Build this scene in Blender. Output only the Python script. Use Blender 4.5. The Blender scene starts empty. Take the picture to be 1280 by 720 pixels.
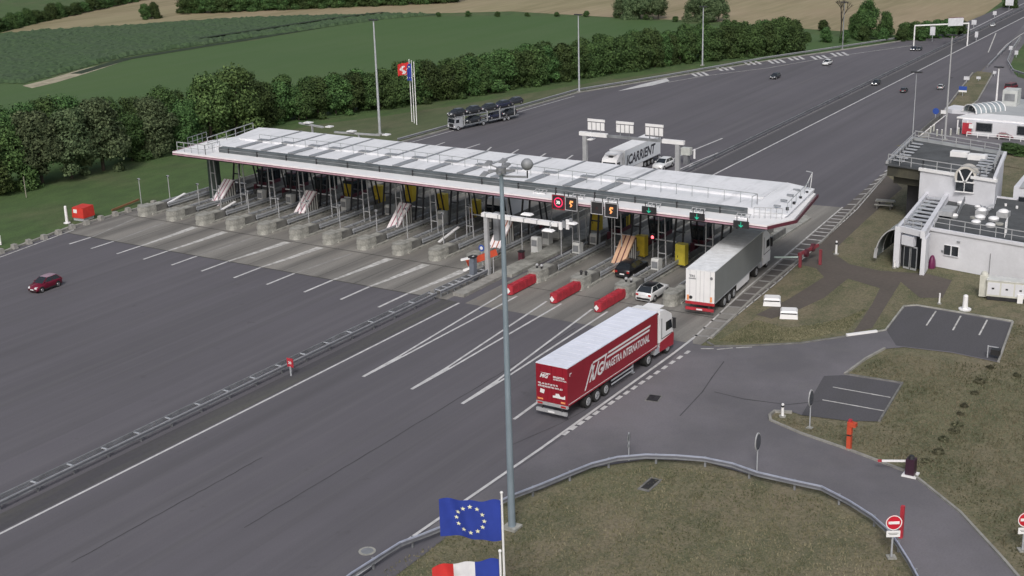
import bpy, math, random
from mathutils import Vector, Matrix
random.seed(7)
sc = bpy.context.scene
COL = sc.collection
R_ = math.radians

# ---------------------------------------------------------------- camera, world, sun
F_PX, YAW, PITCH, ROLL, CAM_H = 1684.34, .5691, .3111, -.0286, 37.735
fw = Vector((math.cos(YAW)*math.cos(PITCH), math.sin(YAW)*math.cos(PITCH), -math.sin(PITCH)))
r0 = fw.cross(Vector((0, 0, 1))).normalized(); u0 = r0.cross(fw)
rt = math.cos(ROLL)*r0 + math.sin(ROLL)*u0
up = -math.sin(ROLL)*r0 + math.cos(ROLL)*u0
camd = bpy.data.cameras.new('camera'); cam = bpy.data.objects.new('camera', camd); COL.objects.link(cam)
m3 = Matrix((rt, up, -fw)).transposed()
cam.matrix_world = Matrix.Translation((0, 0, CAM_H)) @ m3.to_4x4()
camd.sensor_width = 36; camd.lens = 36*F_PX/1280; camd.clip_start = .5; camd.clip_end = 6000
sc.camera = cam
SUN_EL, SUN_AZ = 42, 205      # azimuth measured from +X towards +Y
w = bpy.data.worlds.new('World'); sc.world = w; w.use_nodes = True
nt = w.node_tree; nt.nodes.clear()
sky = nt.nodes.new('ShaderNodeTexSky'); sky.sky_type = 'NISHITA'; sky.sun_disc = False
sky.sun_elevation = R_(SUN_EL); sky.sun_rotation = R_(90-SUN_AZ); sky.air_density = 1.3; sky.dust_density = 5; sky.ozone_density = .6
bg = nt.nodes.new('ShaderNodeBackground'); bg.inputs[1].default_value = .1
hs = nt.nodes.new('ShaderNodeHueSaturation'); hs.inputs['Saturation'].default_value = .6
ow = nt.nodes.new('ShaderNodeOutputWorld')
nt.links.new(sky.outputs[0], hs.inputs['Color']); nt.links.new(hs.outputs[0], bg.inputs[0]); nt.links.new(bg.outputs[0], ow.inputs[0])
sl = bpy.data.lights.new('sun', 'SUN'); sl.energy = 1.35; sl.angle = R_(12); sl.color = (1, .985, .965)
so = bpy.data.objects.new('sun', sl); COL.objects.link(so)
sd = Vector((math.cos(R_(SUN_EL))*math.cos(R_(SUN_AZ)), math.cos(R_(SUN_EL))*math.sin(R_(SUN_AZ)), math.sin(R_(SUN_EL))))
so.rotation_euler = sd.to_track_quat('Z', 'Y').to_euler()
sc.view_settings.view_transform = 'Standard'; sc.view_settings.look = 'None'
sc.view_settings.exposure = 0.16; sc.view_settings.gamma = 1; sc.view_settings.use_curve_mapping = False

def G(u, v, z=0.):
    """surveyed ground position of a point of the photograph (x along the motorway, y to its left)"""
    d = fw + rt*((u-640)/F_PX) - up*((v-360)/F_PX)
    t = (z-CAM_H)/d.z
    return (d.x*t, d.y*t)

# ---------------------------------------------------------------- materials
MATS = {}
def mat(name, col, rough=.7, metal=0., var=.12, scale=1.5, stretch=(1, 1, 1), col2=None, bump=0., spec=.5, emit=0., vor=0, fine=0.):
    if name in MATS: return MATS[name]
    m = bpy.data.materials.new(name); m.use_nodes = True; MATS[name] = m
    n = m.node_tree; b = n.nodes['Principled BSDF']
    b.inputs['Roughness'].default_value = rough; b.inputs['Metallic'].default_value = metal
    b.inputs['Specular IOR Level'].default_value = spec
    tc = n.nodes.new('ShaderNodeTexCoord'); mp = n.nodes.new('ShaderNodeMapping'); mp.inputs['Scale'].default_value = stretch
    n.links.new(tc.outputs['Object'], mp.inputs[0])
    nz = n.nodes.new('ShaderNodeTexNoise'); nz.inputs['Scale'].default_value = scale; nz.inputs['Detail'].default_value = 6; nz.inputs['Roughness'].default_value = .6
    n.links.new(mp.outputs[0], nz.inputs['Vector'])
    cr = n.nodes.new('ShaderNodeValToRGB')
    c2 = col2 or tuple(max(0, c*(1+var)) for c in col); c1 = col if col2 else tuple(c*(1-var) for c in col)
    cr.color_ramp.elements[0].position = .32; cr.color_ramp.elements[1].position = .68
    cr.color_ramp.elements[0].color = (*c1, 1); cr.color_ramp.elements[1].color = (*c2, 1)
    n.links.new(nz.outputs['Fac'], cr.inputs[0]); out = cr.outputs[0]
    if fine:
        n2 = n.nodes.new('ShaderNodeTexNoise'); n2.inputs['Scale'].default_value = 5; n2.inputs['Detail'].default_value = 8; n2.inputs['Roughness'].default_value = .75
        n.links.new(tc.outputs['Object'], n2.inputs['Vector'])
        mr = n.nodes.new('ShaderNodeMapRange'); mr.inputs[1].default_value = .3; mr.inputs[2].default_value = .7; mr.inputs[3].default_value = 1-fine; mr.inputs[4].default_value = 1+fine
        n.links.new(n2.outputs['Fac'], mr.inputs[0])
        mx = n.nodes.new('ShaderNodeVectorMath'); mx.operation = 'SCALE'
        n.links.new(out, mx.inputs[0]); n.links.new(mr.outputs[0], mx.inputs['Scale']); out = mx.outputs[0]
    n.links.new(out, b.inputs['Base Color'])
    if bump:
        bp = n.nodes.new('ShaderNodeBump'); bp.inputs['Strength'].default_value = bump; bp.inputs['Distance'].default_value = .1
        n3 = n.nodes.new('ShaderNodeTexNoise'); n3.inputs['Scale'].default_value = 3; n3.inputs['Detail'].default_value = 8
        n.links.new(tc.outputs['Object'], n3.inputs['Vector']); n.links.new(n3.outputs['Fac'], bp.inputs['Height']); n.links.new(bp.outputs[0], b.inputs['Normal'])
    if emit:
        b.inputs['Emission Color'].default_value = (*col, 1); b.inputs['Emission Strength'].default_value = emit
    return m

def layered(name, base, layers, rough=.9, bump=.0, spec=.3):
    """ground materials: base colour, then blotches/streaks multiplied or mixed on. layers: (scale, stretch, lo, hi, colour, amount)"""
    m = bpy.data.materials.new(name); m.use_nodes = True; MATS[name] = m
    n = m.node_tree; b = n.nodes['Principled BSDF']; b.inputs['Roughness'].default_value = rough; b.inputs['Specular IOR Level'].default_value = spec
    tc = n.nodes.new('ShaderNodeTexCoord')
    rgb = n.nodes.new('ShaderNodeRGB'); rgb.outputs[0].default_value = (*base, 1); out = rgb.outputs[0]
    for i, (s, st, lo, hi, c, a) in enumerate(layers):
        mp = n.nodes.new('ShaderNodeMapping'); mp.inputs['Scale'].default_value = st; mp.inputs['Location'].default_value = (i*13.7, i*7.1, 0)
        n.links.new(tc.outputs['Object'], mp.inputs[0])
        nz = n.nodes.new('ShaderNodeTexNoise'); nz.inputs['Scale'].default_value = s; nz.inputs['Detail'].default_value = 7; nz.inputs['Roughness'].default_value = .62
        n.links.new(mp.outputs[0], nz.inputs['Vector'])
        mr = n.nodes.new('ShaderNodeMapRange'); mr.inputs[1].default_value = lo; mr.inputs[2].default_value = hi; mr.inputs[4].default_value = a
        n.links.new(nz.outputs['Fac'], mr.inputs[0])
        mx = n.nodes.new('ShaderNodeMix'); mx.data_type = 'RGBA'; mx.inputs['B'].default_value = (*c, 1)
        n.links.new(mr.outputs[0], mx.inputs['Factor']); n.links.new(out, mx.inputs['A']); out = mx.outputs['Result']
    n.links.new(out, b.inputs['Base Color'])
    if bump:
        bp = n.nodes.new('ShaderNodeBump'); bp.inputs['Strength'].default_value = bump; bp.inputs['Distance'].default_value = .15
        n3 = n.nodes.new('ShaderNodeTexNoise'); n3.inputs['Scale'].default_value = 2.5; n3.inputs['Detail'].default_value = 9; n3.inputs['Roughness'].default_value = .7
        n.links.new(tc.outputs['Object'], n3.inputs['Vector']); n.links.new(n3.outputs['Fac'], bp.inputs['Height']); n.links.new(bp.outputs[0], b.inputs['Normal'])
    return m

def lane_wear(m, amount, dark):
    n = m.node_tree; b = n.nodes['Principled BSDF']; src = b.inputs['Base Color'].links[0].from_socket
    tc = n.nodes.new('ShaderNodeTexCoord'); wv = n.nodes.new('ShaderNodeTexWave'); wv.bands_direction = 'Y'; wv.inputs['Scale'].default_value = .07108; wv.inputs['Phase Offset'].default_value = .46
    n.links.new(tc.outputs['Object'], wv.inputs['Vector'])
    mp = n.nodes.new('ShaderNodeMapping'); mp.inputs['Scale'].default_value = (.12, 1, 1); n.links.new(tc.outputs['Object'], mp.inputs[0])
    nz = n.nodes.new('ShaderNodeTexNoise'); nz.inputs['Scale'].default_value = .8; nz.inputs['Detail'].default_value = 6; n.links.new(mp.outputs[0], nz.inputs['Vector'])
    mu = n.nodes.new('ShaderNodeMath'); mu.operation = 'MULTIPLY'; n.links.new(wv.outputs['Fac'], mu.inputs[0]); n.links.new(nz.outputs['Fac'], mu.inputs[1])
    mr = n.nodes.new('ShaderNodeMapRange'); mr.inputs[1].default_value = .2; mr.inputs[2].default_value = .6; mr.inputs[4].default_value = amount; n.links.new(mu.outputs[0], mr.inputs[0])
    mx = n.nodes.new('ShaderNodeMix'); mx.data_type = 'RGBA'; mx.inputs['B'].default_value = (*dark, 1)
    n.links.new(mr.outputs[0], mx.inputs['Factor']); n.links.new(src, mx.inputs['A']); n.links.new(mx.outputs['Result'], b.inputs['Base Color'])

def leafmat(name, c1, c2, nscale=.9):
    m = bpy.data.materials.new(name); m.use_nodes = True; MATS[name] = m
    n = m.node_tree; b = n.nodes['Principled BSDF']; b.inputs['Roughness'].default_value = .8; b.inputs['Specular IOR Level'].default_value = .2
    tc = n.nodes.new('ShaderNodeTexCoord'); nz = n.nodes.new('ShaderNodeTexNoise'); nz.inputs['Scale'].default_value = nscale; nz.inputs['Detail'].default_value = 4
    oi = n.nodes.new('ShaderNodeObjectInfo'); ad = n.nodes.new('ShaderNodeVectorMath'); ad.operation = 'ADD'
    n.links.new(tc.outputs['Object'], ad.inputs[0]); n.links.new(oi.outputs['Location'], ad.inputs[1]); n.links.new(ad.outputs[0], nz.inputs['Vector'])
    ge = n.nodes.new('ShaderNodeNewGeometry')
    mt = n.nodes.new('ShaderNodeMath'); mt.operation = 'MULTIPLY_ADD'; mt.inputs[1].default_value = .45
    n.links.new(ge.outputs['Random Per Island'], mt.inputs[0]); n.links.new(nz.outputs['Fac'], mt.inputs[2])
    mr = n.nodes.new('ShaderNodeMapRange'); mr.inputs[1].default_value = .45; mr.inputs[2].default_value = 1.0
    n.links.new(mt.outputs[0], mr.inputs[0])
    mx = n.nodes.new('ShaderNodeMix'); mx.data_type = 'RGBA'; mx.inputs['A'].default_value = (*c1, 1); mx.inputs['B'].default_value = (*c2, 1)
    n.links.new(mr.outputs[0], mx.inputs['Factor'])
    hv = n.nodes.new('ShaderNodeHueSaturation'); r1_ = n.nodes.new('ShaderNodeMapRange'); r1_.inputs[3].default_value = .7; r1_.inputs[4].default_value = 1.45
    n.links.new(oi.outputs['Random'], r1_.inputs[0]); n.links.new(r1_.outputs[0], hv.inputs['Value'])
    r2_ = n.nodes.new('ShaderNodeMapRange'); r2_.inputs[3].default_value = .475; r2_.inputs[4].default_value = .52; n.links.new(oi.outputs['Random'], r2_.inputs[0]); n.links.new(r2_.outputs[0], hv.inputs['Hue'])
    n.links.new(mx.outputs['Result'], hv.inputs['Color']); n.links.new(hv.outputs[0], b.inputs['Base Color'])
    return m

asph = layered('asphalt', (.128, .122, .14), [
    (.05, (1, 1, 1), .35, .7, (.105, .101, .115), .8),
    (.25, (.03, 1, 1), .42, .7, (.094, .091, .102), .7),
    (.9, (.02, 1, 1), .48, .72, (.162, .157, .168), .4),
    (.55, (.015, 1, 1), .52, .7, (.085, .083, .09), .5),
    (.5, (1, 1, 1), .64, .72, (.08, .078, .084), .5),
    (9, (1, 1, 1), .4, .75, (.09, .088, .1), .35)], rough=.85, bump=.12)
asph2 = layered('service_asphalt', (.178, .17, .19), [
    (.07, (1, 1, 1), .42, .6, (.115, .112, .124), .8),
    (.5, (1, 1, 1), .45, .75, (.15, .146, .152), .5),
    (8, (1, 1, 1), .4, .75, (.08, .08, .088), .35)], rough=.85, bump=.12)
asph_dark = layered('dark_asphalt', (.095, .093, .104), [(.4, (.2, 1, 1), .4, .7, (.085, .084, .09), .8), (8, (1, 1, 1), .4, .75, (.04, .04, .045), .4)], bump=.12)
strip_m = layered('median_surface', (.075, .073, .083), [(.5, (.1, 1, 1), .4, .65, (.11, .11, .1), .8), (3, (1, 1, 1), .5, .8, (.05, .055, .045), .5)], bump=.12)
conc = layered('concrete_slab', (.275, .265, .25), [
    (.35, (.035, 1, 1), .4, .62, (.105, .102, .1), .85),
    (.08, (1, 1, 1), .4, .65, (.26, .245, .225), .6),
    (1.1, (.12, 1, 1), .45, .7, (.28, .275, .26), .45),
    (6, (1, 1, 1), .4, .7, (.13, .128, .12), .4)], bump=.1)
lane_wear(conc, .6, (.1, .097, .094))
joint_m = mat('joint_sealant', (.06, .058, .055), .9)
crack_m = mat('seam_tar', (.06, .059, .066), .9, var=.25, scale=.6)
lawn = layered('dry_grass', (.125, .13, .07), [
    (.08, (1, 1, 1), .42, .58, (.2, .168, .118), .9),
    (.33, (1, 1.3, 1), .46, .62, (.088, .1, .052), .8),
    (1.3, (1, 1, 1), .45, .68, (.21, .18, .115), .7),
    (.22, (1, 1.6, 1), .5, .66, (.06, .078, .034), .7),
    (4, (1, 1, 1), .42, .62, (.07, .07, .042), .6),
    (9, (1, 1, 1), .45, .62, (.26, .235, .17), .45)], bump=.7)
verge = layered('verge_grass', (.078, .132, .045), [
    (.1, (1, 1, 1), .48, .68, (.12, .13, .07), .8),
    (.5, (.4, 1, 1), .42, .68, (.05, .08, .034), .75),
    (5, (1, 1, 1), .4, .7, (.04, .06, .026), .5)], bump=.5)
field_m = layered('green_field', (.06, .115, .036), [
    (.02, (1, 1, 1), .4, .65, (.078, .128, .046), .7),
    (.12, (.12, 1.5, 1), .42, .7, (.085, .128, .06), .5),
    (3, (1, 1, 1), .4, .7, (.055, .094, .044), .35)], bump=.3)
corn_m = layered('maize', (.058, .1, .045), [
    (.12, (1, .25, 1), .4, .65, (.062, .095, .052), .8),
    (1.2, (1, 1, 1), .45, .7, (.022, .04, .022), .75)], bump=0)
wheat_m = layered('wheat', (.29, .235, .155), [
    (.015, (1, 1, 1), .4, .6, (.25, .225, .13), .9),
    (.05, (.2, 1.4, 1), .48, .66, (.18, .16, .085), .75),
    (.3, (.2, 2, 1), .45, .7, (.36, .3, .2), .6)], bump=.2)
gravel_m = layered('bare_earth', (.11, .095, .078), [(.3, (1, 1, 1), .4, .65, (.085, .085, .05), .8), (2, (1, 1, 1), .4, .7, (.14, .125, .1), .6)], bump=.3)
path_m = layered('path_surface', (.105, .09, .082), [(.25, (1, 1, 1), .4, .65, (.085, .076, .068), .8), (3, (1, 1, 1), .4, .7, (.13, .115, .1), .5)], bump=.2)
mark = mat('road_paint', (.52, .52, .53), .7, var=.18, scale=1.2, fine=.18)
mark_worn = mat('worn_road_paint', (.3, .295, .285), .8, col2=(.64, .635, .63), scale=1.6)
mark_faint = mat('faded_road_paint', (.2, .195, .19), .8, col2=(.3, .295, .29), scale=1.2)
kerbm = mat('kerb_concrete', (.27, .265, .25), .85, var=.25, scale=.8, fine=.15)
concm = mat('weathered_concrete', (.3, .3, .28), .9, var=.28, scale=1.2, bump=.3, fine=.2)
concd = mat('grimy_concrete', (.16, .16, .155), .9, var=.3, scale=1.5, bump=.3)
galv = mat('galvanised_steel', (.44, .46, .5), .5, .2, var=.15, scale=1)
galvd = mat('dull_rail_steel', (.23, .24, .26), .6, .2, var=.3, scale=.8)
mastm = mat('mast_paint', (.25, .31, .37), .5, .3, var=.12, scale=.4)
steel_l = mat('pale_steel', (.42, .43, .45), .5, .2, var=.12)
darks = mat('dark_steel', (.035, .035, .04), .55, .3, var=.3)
white = mat('white_paint', (.78, .78, .8), .5, var=.05, scale=.8)
offw = mat('offwhite_render', (.62, .63, .68), .8, var=.08, scale=.5, fine=.04)
roofw = mat('canopy_membrane', (.78, .79, .83), .6, var=.1, scale=.35, fine=.07)
roofw = layered('canopy_sheet', (.74, .75, .79), [
    (.6, (.25, 1.6, 1), .5, .72, (.46, .475, .5), .75),
    (2.5, (1, 1, 1), .5, .7, (.58, .58, .6), .5),
    (.15, (1, 1, 1), .45, .65, (.66, .675, .71), .7)], rough=.6)
roofj = mat('roof_flashing', (.24, .255, .28), .6, var=.15)
gutter = mat('gutter_metal', (.115, .13, .14), .5, .3, var=.25, scale=.6)
pinkm = mat('faded_red_trim', (.44, .27, .33), .6, var=.15)
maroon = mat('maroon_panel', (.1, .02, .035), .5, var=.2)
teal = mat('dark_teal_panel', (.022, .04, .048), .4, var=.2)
redm = mat('red_plastic', (.4, .028, .045), .6, var=.25, scale=2.5)
redpaint = mat('red_paint', (.33, .012, .028), .4, var=.06)
orange = mat('orange_red_plastic', (.5, .07, .03), .6, var=.12)
yellow = mat('yellow_panel', (.78, .66, .08), .5, var=.1)
mustard = mat('mustard_panel', (.6, .45, .04), .6, var=.15)
tan = mat('tan_board', (.62, .4, .27), .7, var=.1)
pinkw = mat('pale_pink_board', (.82, .77, .8), .6, var=.05)
glass = mat('dark_glass', (.018, .022, .028), .12, var=.1, spec=.8)
black = mat('black_rubber', (.02, .02, .021), .85, var=.2)
blackp = mat('black_plastic', (.025, .025, .028), .5, var=.2)
rimm = mat('alloy', (.45, .45, .47), .35, .7, var=.1)
greyroof = mat('roof_felt', (.072, .077, .083), .9, var=.3, scale=.5, fine=.2)
lightroof = mat('pale_sheet_roof', (.36, .38, .4), .7, var=.1, scale=.4)
bark = mat('bark', (.06, .05, .04), .9, var=.3)
leaf_a = leafmat('leaf_mid', (.017, .036, .011), (.115, .18, .06))
leaf_b = leafmat('leaf_dark', (.015, .033, .011), (.078, .135, .044))
leaf_c = leafmat('leaf_pale', (.022, .042, .018), (.13, .18, .09))

# ---------------------------------------------------------------- mesh builder
class MB:
    def __init__(s): s.v = []; s.f = []; s.mi = []; s.mats = []; s.sm = []
    def m(s, mt):
        if mt not in s.mats: s.mats.append(mt)
        return s.mats.index(mt)
    def add(s, vs, fs, mt, smooth=False):
        o = len(s.v); s.v += [tuple(v) for v in vs]; k = s.m(mt)
        for f in fs: s.f.append(tuple(o+i for i in f)); s.mi.append(k); s.sm.append(smooth)
        return s
    def box(s, x0, x1, y0, y1, z0, z1, mt):
        vs = [(x, y, z) for z in (z0, z1) for x, y in ((x0, y0), (x1, y0), (x1, y1), (x0, y1))]
        return s.add(vs, [(3, 2, 1, 0), (4, 5, 6, 7), (0, 1, 5, 4), (1, 2, 6, 5), (2, 3, 7, 6), (3, 0, 4, 7)], mt)
    def hexa(s, bot, top, mt):
        return s.add(list(bot)+list(top), [(3, 2, 1, 0), (4, 5, 6, 7), (0, 1, 5, 4), (1, 2, 6, 5), (2, 3, 7, 6), (3, 0, 4, 7)], mt)
    def prism(s, poly, z0, z1, mt):
        n = len(poly); vs = [(x, y, z0) for x, y in poly]+[(x, y, z1) for x, y in poly]
        fs = [tuple(range(n-1, -1, -1)), tuple(range(n, 2*n))]+[(i, (i+1) % n, n+(i+1) % n, n+i) for i in range(n)]
        return s.add(vs, fs, mt)
    def yprism(s, prof, y0, y1, mt):          # profile in x,z extruded along y
        n = len(prof); vs = [(x, y0, z) for x, z in prof]+[(x, y1, z) for x, z in prof]
        fs = [tuple(range(n)), tuple(range(2*n-1, n-1, -1))]+[((i+1) % n, i, n+i, n+(i+1) % n) for i in range(n)]
        return s.add(vs, fs, mt)
    def bar(s, a, b, w, h, mt, upv=(0, 0, 1)):
        a = Vector(a); b = Vector(b); d = (b-a).normalized(); u = Vector(upv)
        if abs(d.dot(u)) > .98: u = Vector((1, 0, 0))
        sx = d.cross(u).normalized()*w/2; sz = sx.cross(d).normalized()*h/2
        vs = [p+q for p in (a, b) for q in (-sx-sz, sx-sz, sx+sz, -sx+sz)]
        return s.add(vs, [(0, 1, 2, 3), (7, 6, 5, 4), (0, 4, 5, 1), (1, 5, 6, 2), (2, 6, 7, 3), (3, 7, 4, 0)], mt)
    def tube(s, a, b, r0, r1, mt, n=8, smooth=True):
        a = Vector(a); b = Vector(b); d = (b-a).normalized()
        u = Vector((0, 0, 1)) if abs(d.z) < .9 else Vector((1, 0, 0)); p = d.cross(u).normalized(); q = d.cross(p)
        vs = []
        for c, r in ((a, r0), (b, r1)):
            vs += [c+p*math.cos(2*math.pi*i/n)*r+q*math.sin(2*math.pi*i/n)*r for i in range(n)]
        s.add(vs, [(i, (i+1) % n, n+(i+1) % n, n+i) for i in range(n)], mt, smooth)
        s.add(vs[:n], [tuple(range(n))], mt); s.add(vs[n:], [tuple(range(n-1, -1, -1))], mt); return s
    def path(s, pts, r, mt, n=6):
        for a, b in zip(pts[:-1], pts[1:]): s.tube(a, b, r, r, mt, n)
        return s
    def ball(s, c, rx, ry, rz, mt, n=12, m=7, half=False):
        vs = []; fs = []; lo = 0 if half else -math.pi/2
        for j in range(m+1):
            t = lo+(math.pi/2-lo)*j/m
            for i in range(n):
                a = 2*math.pi*i/n; vs.append((c[0]+rx*math.cos(t)*math.cos(a), c[1]+ry*math.cos(t)*math.sin(a), c[2]+rz*math.sin(t)))
        for j in range(m):
            for i in range(n): fs.append((j*n+i, j*n+(i+1) % n, (j+1)*n+(i+1) % n, (j+1)*n+i))
        return s.add(vs, fs, mt, True)
    def sheet(s, poly, z, mt):
        return s.add([(x, y, z) for x, y in poly], [tuple(range(len(poly)))], mt)
    def ribbon(s, pts, w, z, mt):              # flat painted line along a polyline
        P = [Vector((x, y)) for x, y in pts]; L = []; Rr = []
        for i, p in enumerate(P):
            d = (P[min(i+1, len(P)-1)]-P[max(i-1, 0)]).normalized(); n = Vector((-d.y, d.x))*w/2
            L.append(p+n); Rr.append(p-n)
        for i in range(len(P)-1):
            s.add([(q.x, q.y, z) for q in (Rr[i], Rr[i+1], L[i+1], L[i])], [(0, 1, 2, 3)], mt)
        return s
    def wall(s, pts, w, z0, z1, mt):           # upright strip along a polyline (kerbs, beams)
        P = [Vector((x, y)) for x, y in pts]; L = []; Rr = []
        for i, p in enumerate(P):
            d = (P[min(i+1, len(P)-1)]-P[max(i-1, 0)]).normalized(); n = Vector((-d.y, d.x))*w/2
            L.append(p+n); Rr.append(p-n)
        n = len(P); vs = []
        for z in (z0, z1):
            vs += [(q.x, q.y, z) for q in Rr]+[(q.x, q.y, z) for q in L]
        fs = [(0, n, 3*n, 2*n), (n-1, 3*n-1, 4*n-1, 2*n-1)]
        for i in range(n-1):
            fs += [(i, i+1, 2*n+i+1, 2*n+i), (n+i+1, n+i, 3*n+i, 3*n+i+1), (2*n+i, 2*n+i+1, 3*n+i+1, 3*n+i), (i+1, i, n+i, n+i+1)]
        return s.add(vs, fs, mt)
    def text(s, txt, size, fn, mt, shear=0., sx=1., bold=0.):
        cu = bpy.data.curves.new('lettering', 'FONT'); cu.body = txt; cu.size = size; cu.shear = shear; cu.offset = bold; cu.resolution_u = 2
        o = bpy.data.objects.new('lettering', cu); COL.objects.link(o)
        dg = bpy.context.evaluated_depsgraph_get(); me = bpy.data.meshes.new_from_object(o.evaluated_get(dg))
        wid = (max((v.co.x for v in me.vertices), default=0))*sx
        s.add([fn(v.co.x*sx, v.co.y) for v in me.vertices], [tuple(p.vertices) for p in me.polygons], mt)
        bpy.data.objects.remove(o); bpy.data.curves.remove(cu); bpy.data.meshes.remove(me)
        return wid
    def build(s, name, parent=None, **kw):
        me = bpy.data.meshes.new(name); me.from_pydata(s.v, [], s.f); 
        for mt in s.mats: me.materials.append(mt)
        me.polygons.foreach_set('material_index', s.mi); me.polygons.foreach_set('use_smooth', s.sm); me.update()
        o = bpy.data.objects.new(name, me); COL.objects.link(o)
        if parent: o.parent = parent
        for k, v in kw.items(): o[k] = v
        return o

def thing(name, label, cat, loc=(0, 0, 0), rz=0, group=None):
    o = bpy.data.objects.new(name, None); COL.objects.link(o); o.empty_display_size = .3
    o.location = loc if len(loc) == 3 else (*loc, 0); o.rotation_euler = (0, 0, rz); o['label'] = label; o['category'] = cat
    if group: o['group'] = group
    return o
def dup(root, loc, rz=None, label=None, group=None, scale=None):
    kids = {}
    for o in bpy.data.objects:
        if o.parent: kids.setdefault(o.parent, []).append(o)
    def cp(o, par):
        c = o.copy(); COL.objects.link(c); c.parent = par
        for k in kids.get(o, []): cp(k, c)
        return c
    r = cp(root, None); r.location = loc if len(loc) == 3 else (*loc, 0)
    if rz is not None: r.rotation_euler = (0, 0, rz)
    if label: r['label'] = label
    if group: r['group'] = group
    if scale: r.scale = scale
    return r
def struct(mb, name): return mb.build(name, kind='structure')

# ================================================================ GROUND
def px(L, z=0.): return [G(u, v, z) for u, v in L]
g = MB(); g.sheet([(-700, -900), (2600, -900), (2600, 2600), (-700, 2600)], -.06, verge); struct(g, 'ground')
# wheat beyond, pale
wh = MB()
wh.sheet(px([(-150, 58), (0, 41), (160, 33), (320, 21), (480, 18), (640, 14), (760, 21), (900, 27), (1010, 36), (1130, 44), (1180, 42), (1225, 22), (1252, 2), (1262, -60), (1000, -90), (600, -80), (200, -60), (170, 0), (90, 18), (0, 40), (-150, 60)][1:-2]), -.04, wheat_m)
struct(wh, 'wheat_field')
gf = MB(); gf.sheet(px([(-150, 290), (-150, 100), (0, 104), (30, 106), (160, 75), (320, 50), (480, 22), (640, 19), (800, 24), (960, 38), (1100, 50), (1090, 56), (1020, 66), (860, 80), (640, 112), (330, 160), (100, 215)]), -.03, field_m); struct(gf, 'green_field')
sn = MB(); sn.sheet(px([(28, 107), (60, 99), (100, 87), (130, 80), (168, 72), (150, 78), (110, 91), (70, 103), (40, 110)]), -.02, mat('pale_soil', (.33, .3, .22), .9, var=.3, scale=.5)); struct(sn, 'bare_soil_strip')
dr = MB(); dr.sheet(px([(1015, 68), (1080, 57), (1140, 54), (1180, 47), (1180, 51), (1085, 62), (1010, 72)]), -.015, mat('dry_verge', (.27, .24, .16), .9, var=.25, scale=.4)); struct(dr, 'dry_verge')

# maize: a low uneven slab of plants
def crop(name, poly, hgt, cell, m_, lab, cat):
    P = px(poly); xs = [p[0] for p in P]; ys = [p[1] for p in P]
    def inside(x, y):
        c = False; n = len(P)
        for i in range(n):
            x1, y1 = P[i]; x2, y2 = P[i-1]
            if (y1 > y) != (y2 > y) and x < (x2-x1)*(y-y1)/(y2-y1)+x1: c = not c
        return c
    mb = MB(); idx = {}
    nx = int((max(xs)-min(xs))/cell)+1; ny = int((max(ys)-min(ys))/cell)+1
    rnd = random.Random(3); hz = {}
    cells = {(i, j) for i in range(nx) for j in range(ny) if inside(min(xs)+(i+.5)*cell, min(ys)+(j+.5)*cell)}
    def vid(i, j):
        if (i, j) not in idx:
            x = min(xs)+i*cell+rnd.uniform(-.3, .3)*cell; y = min(ys)+j*cell+rnd.uniform(-.3, .3)*cell
            edge = not all(q in cells for q in ((i, j), (i-1, j), (i, j-1), (i-1, j-1)))
            idx[(i, j)] = len(V); V.append((x, y, rnd.uniform(.01, .03) if edge else hgt*rnd.uniform(.6, 1.12)))
        return idx[(i, j)]
    V = []; Fc = []
    for i in range(nx):
        for j in range(ny):
            if (i, j) in cells:
                Fc.append((vid(i, j), vid(i+1, j), vid(i+1, j+1), vid(i, j+1)))
    mb.add(V, Fc, m_, False)
    mb.build(name, label=lab, category=cat, kind='stuff')
crop('maize_crop', [(-100, 62), (0, 45), (40, 40), (160, 33), (320, 23), (480, 18.5), (545, 18.5), (480, 24), (320, 46), (160, 70), (30, 104), (0, 104), (-100, 112)], .75, .9, corn_m, 'broad patch of tall dark green maize in the fields', 'crop')

fm_ = MB(); hm = mat('field_edge_shade', (.018, .034, .014), .9, var=.4, scale=.8)  # dark green ribbons painted in for the shading along the maize edges
fm_.ribbon(px([(95, 92), (160, 73), (240, 60), (320, 47.5), (400, 34), (480, 22), (545, 18)]), 2.4, .005, hm); fm_.ribbon(px([(250, 52), (330, 40), (420, 26), (480, 19)]), 1.6, .81, hm); struct(fm_, 'field_edge_shade')
vd_ = layered('dry_roadside_grass', (.1, .125, .062), [
    (.1, (1, 1, 1), .42, .6, (.14, .14, .085), .8),
    (.6, (.4, 1, 1), .42, .68, (.07, .095, .045), .7),
    (5, (1, 1, 1), .4, .7, (.055, .07, .036), .5)], bump=.4)
vs_ = MB(); vs_.sheet(px([(345, 166), (400, 155), (480, 145), (560, 133), (640, 120), (740, 103), (860, 86), (960, 76), (1020, 72), (1000, 80), (900, 92), (840, 97), (724, 117), (640, 139), (500, 178)]), -.02, vd_); struct(vs_, 'roadside_verge')
# lawns (right side)
lw = MB()
lw.sheet([(46, 43), (126, 44), (160, 47), (185, 50), (243, 57), (310, 64), (420, 72), (420, -40), (20, -40), (20, 43)], -.03, lawn); struct(lw, 'lawn')

# main carriageway
rd = MB()
edgeL = [(20, 116), (83.8, 116.2), (94.9, 117.9), (104, 117.4), (125, 114.6), (147, 112), (174, 110.3), (193, 109.3), (212, 102.5), (237, 94), (260, 84), (275, 78), (306, 75.6), (355, 75), (900, 75)]
edgeR = [(900, 66), (420, 65.6), (355, 65), (307, 63.5), (275, 59.5), (243, 56.4), (184, 49.5), (159, 47.2), (126.6, 43.6), (108, 42.9), (95.3, 41.9), (66, 41.9), (55, 41.4), (20, 41.4)]
rd.sheet(edgeL+edgeR, 0, asph); struct(rd, 'road')
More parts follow.
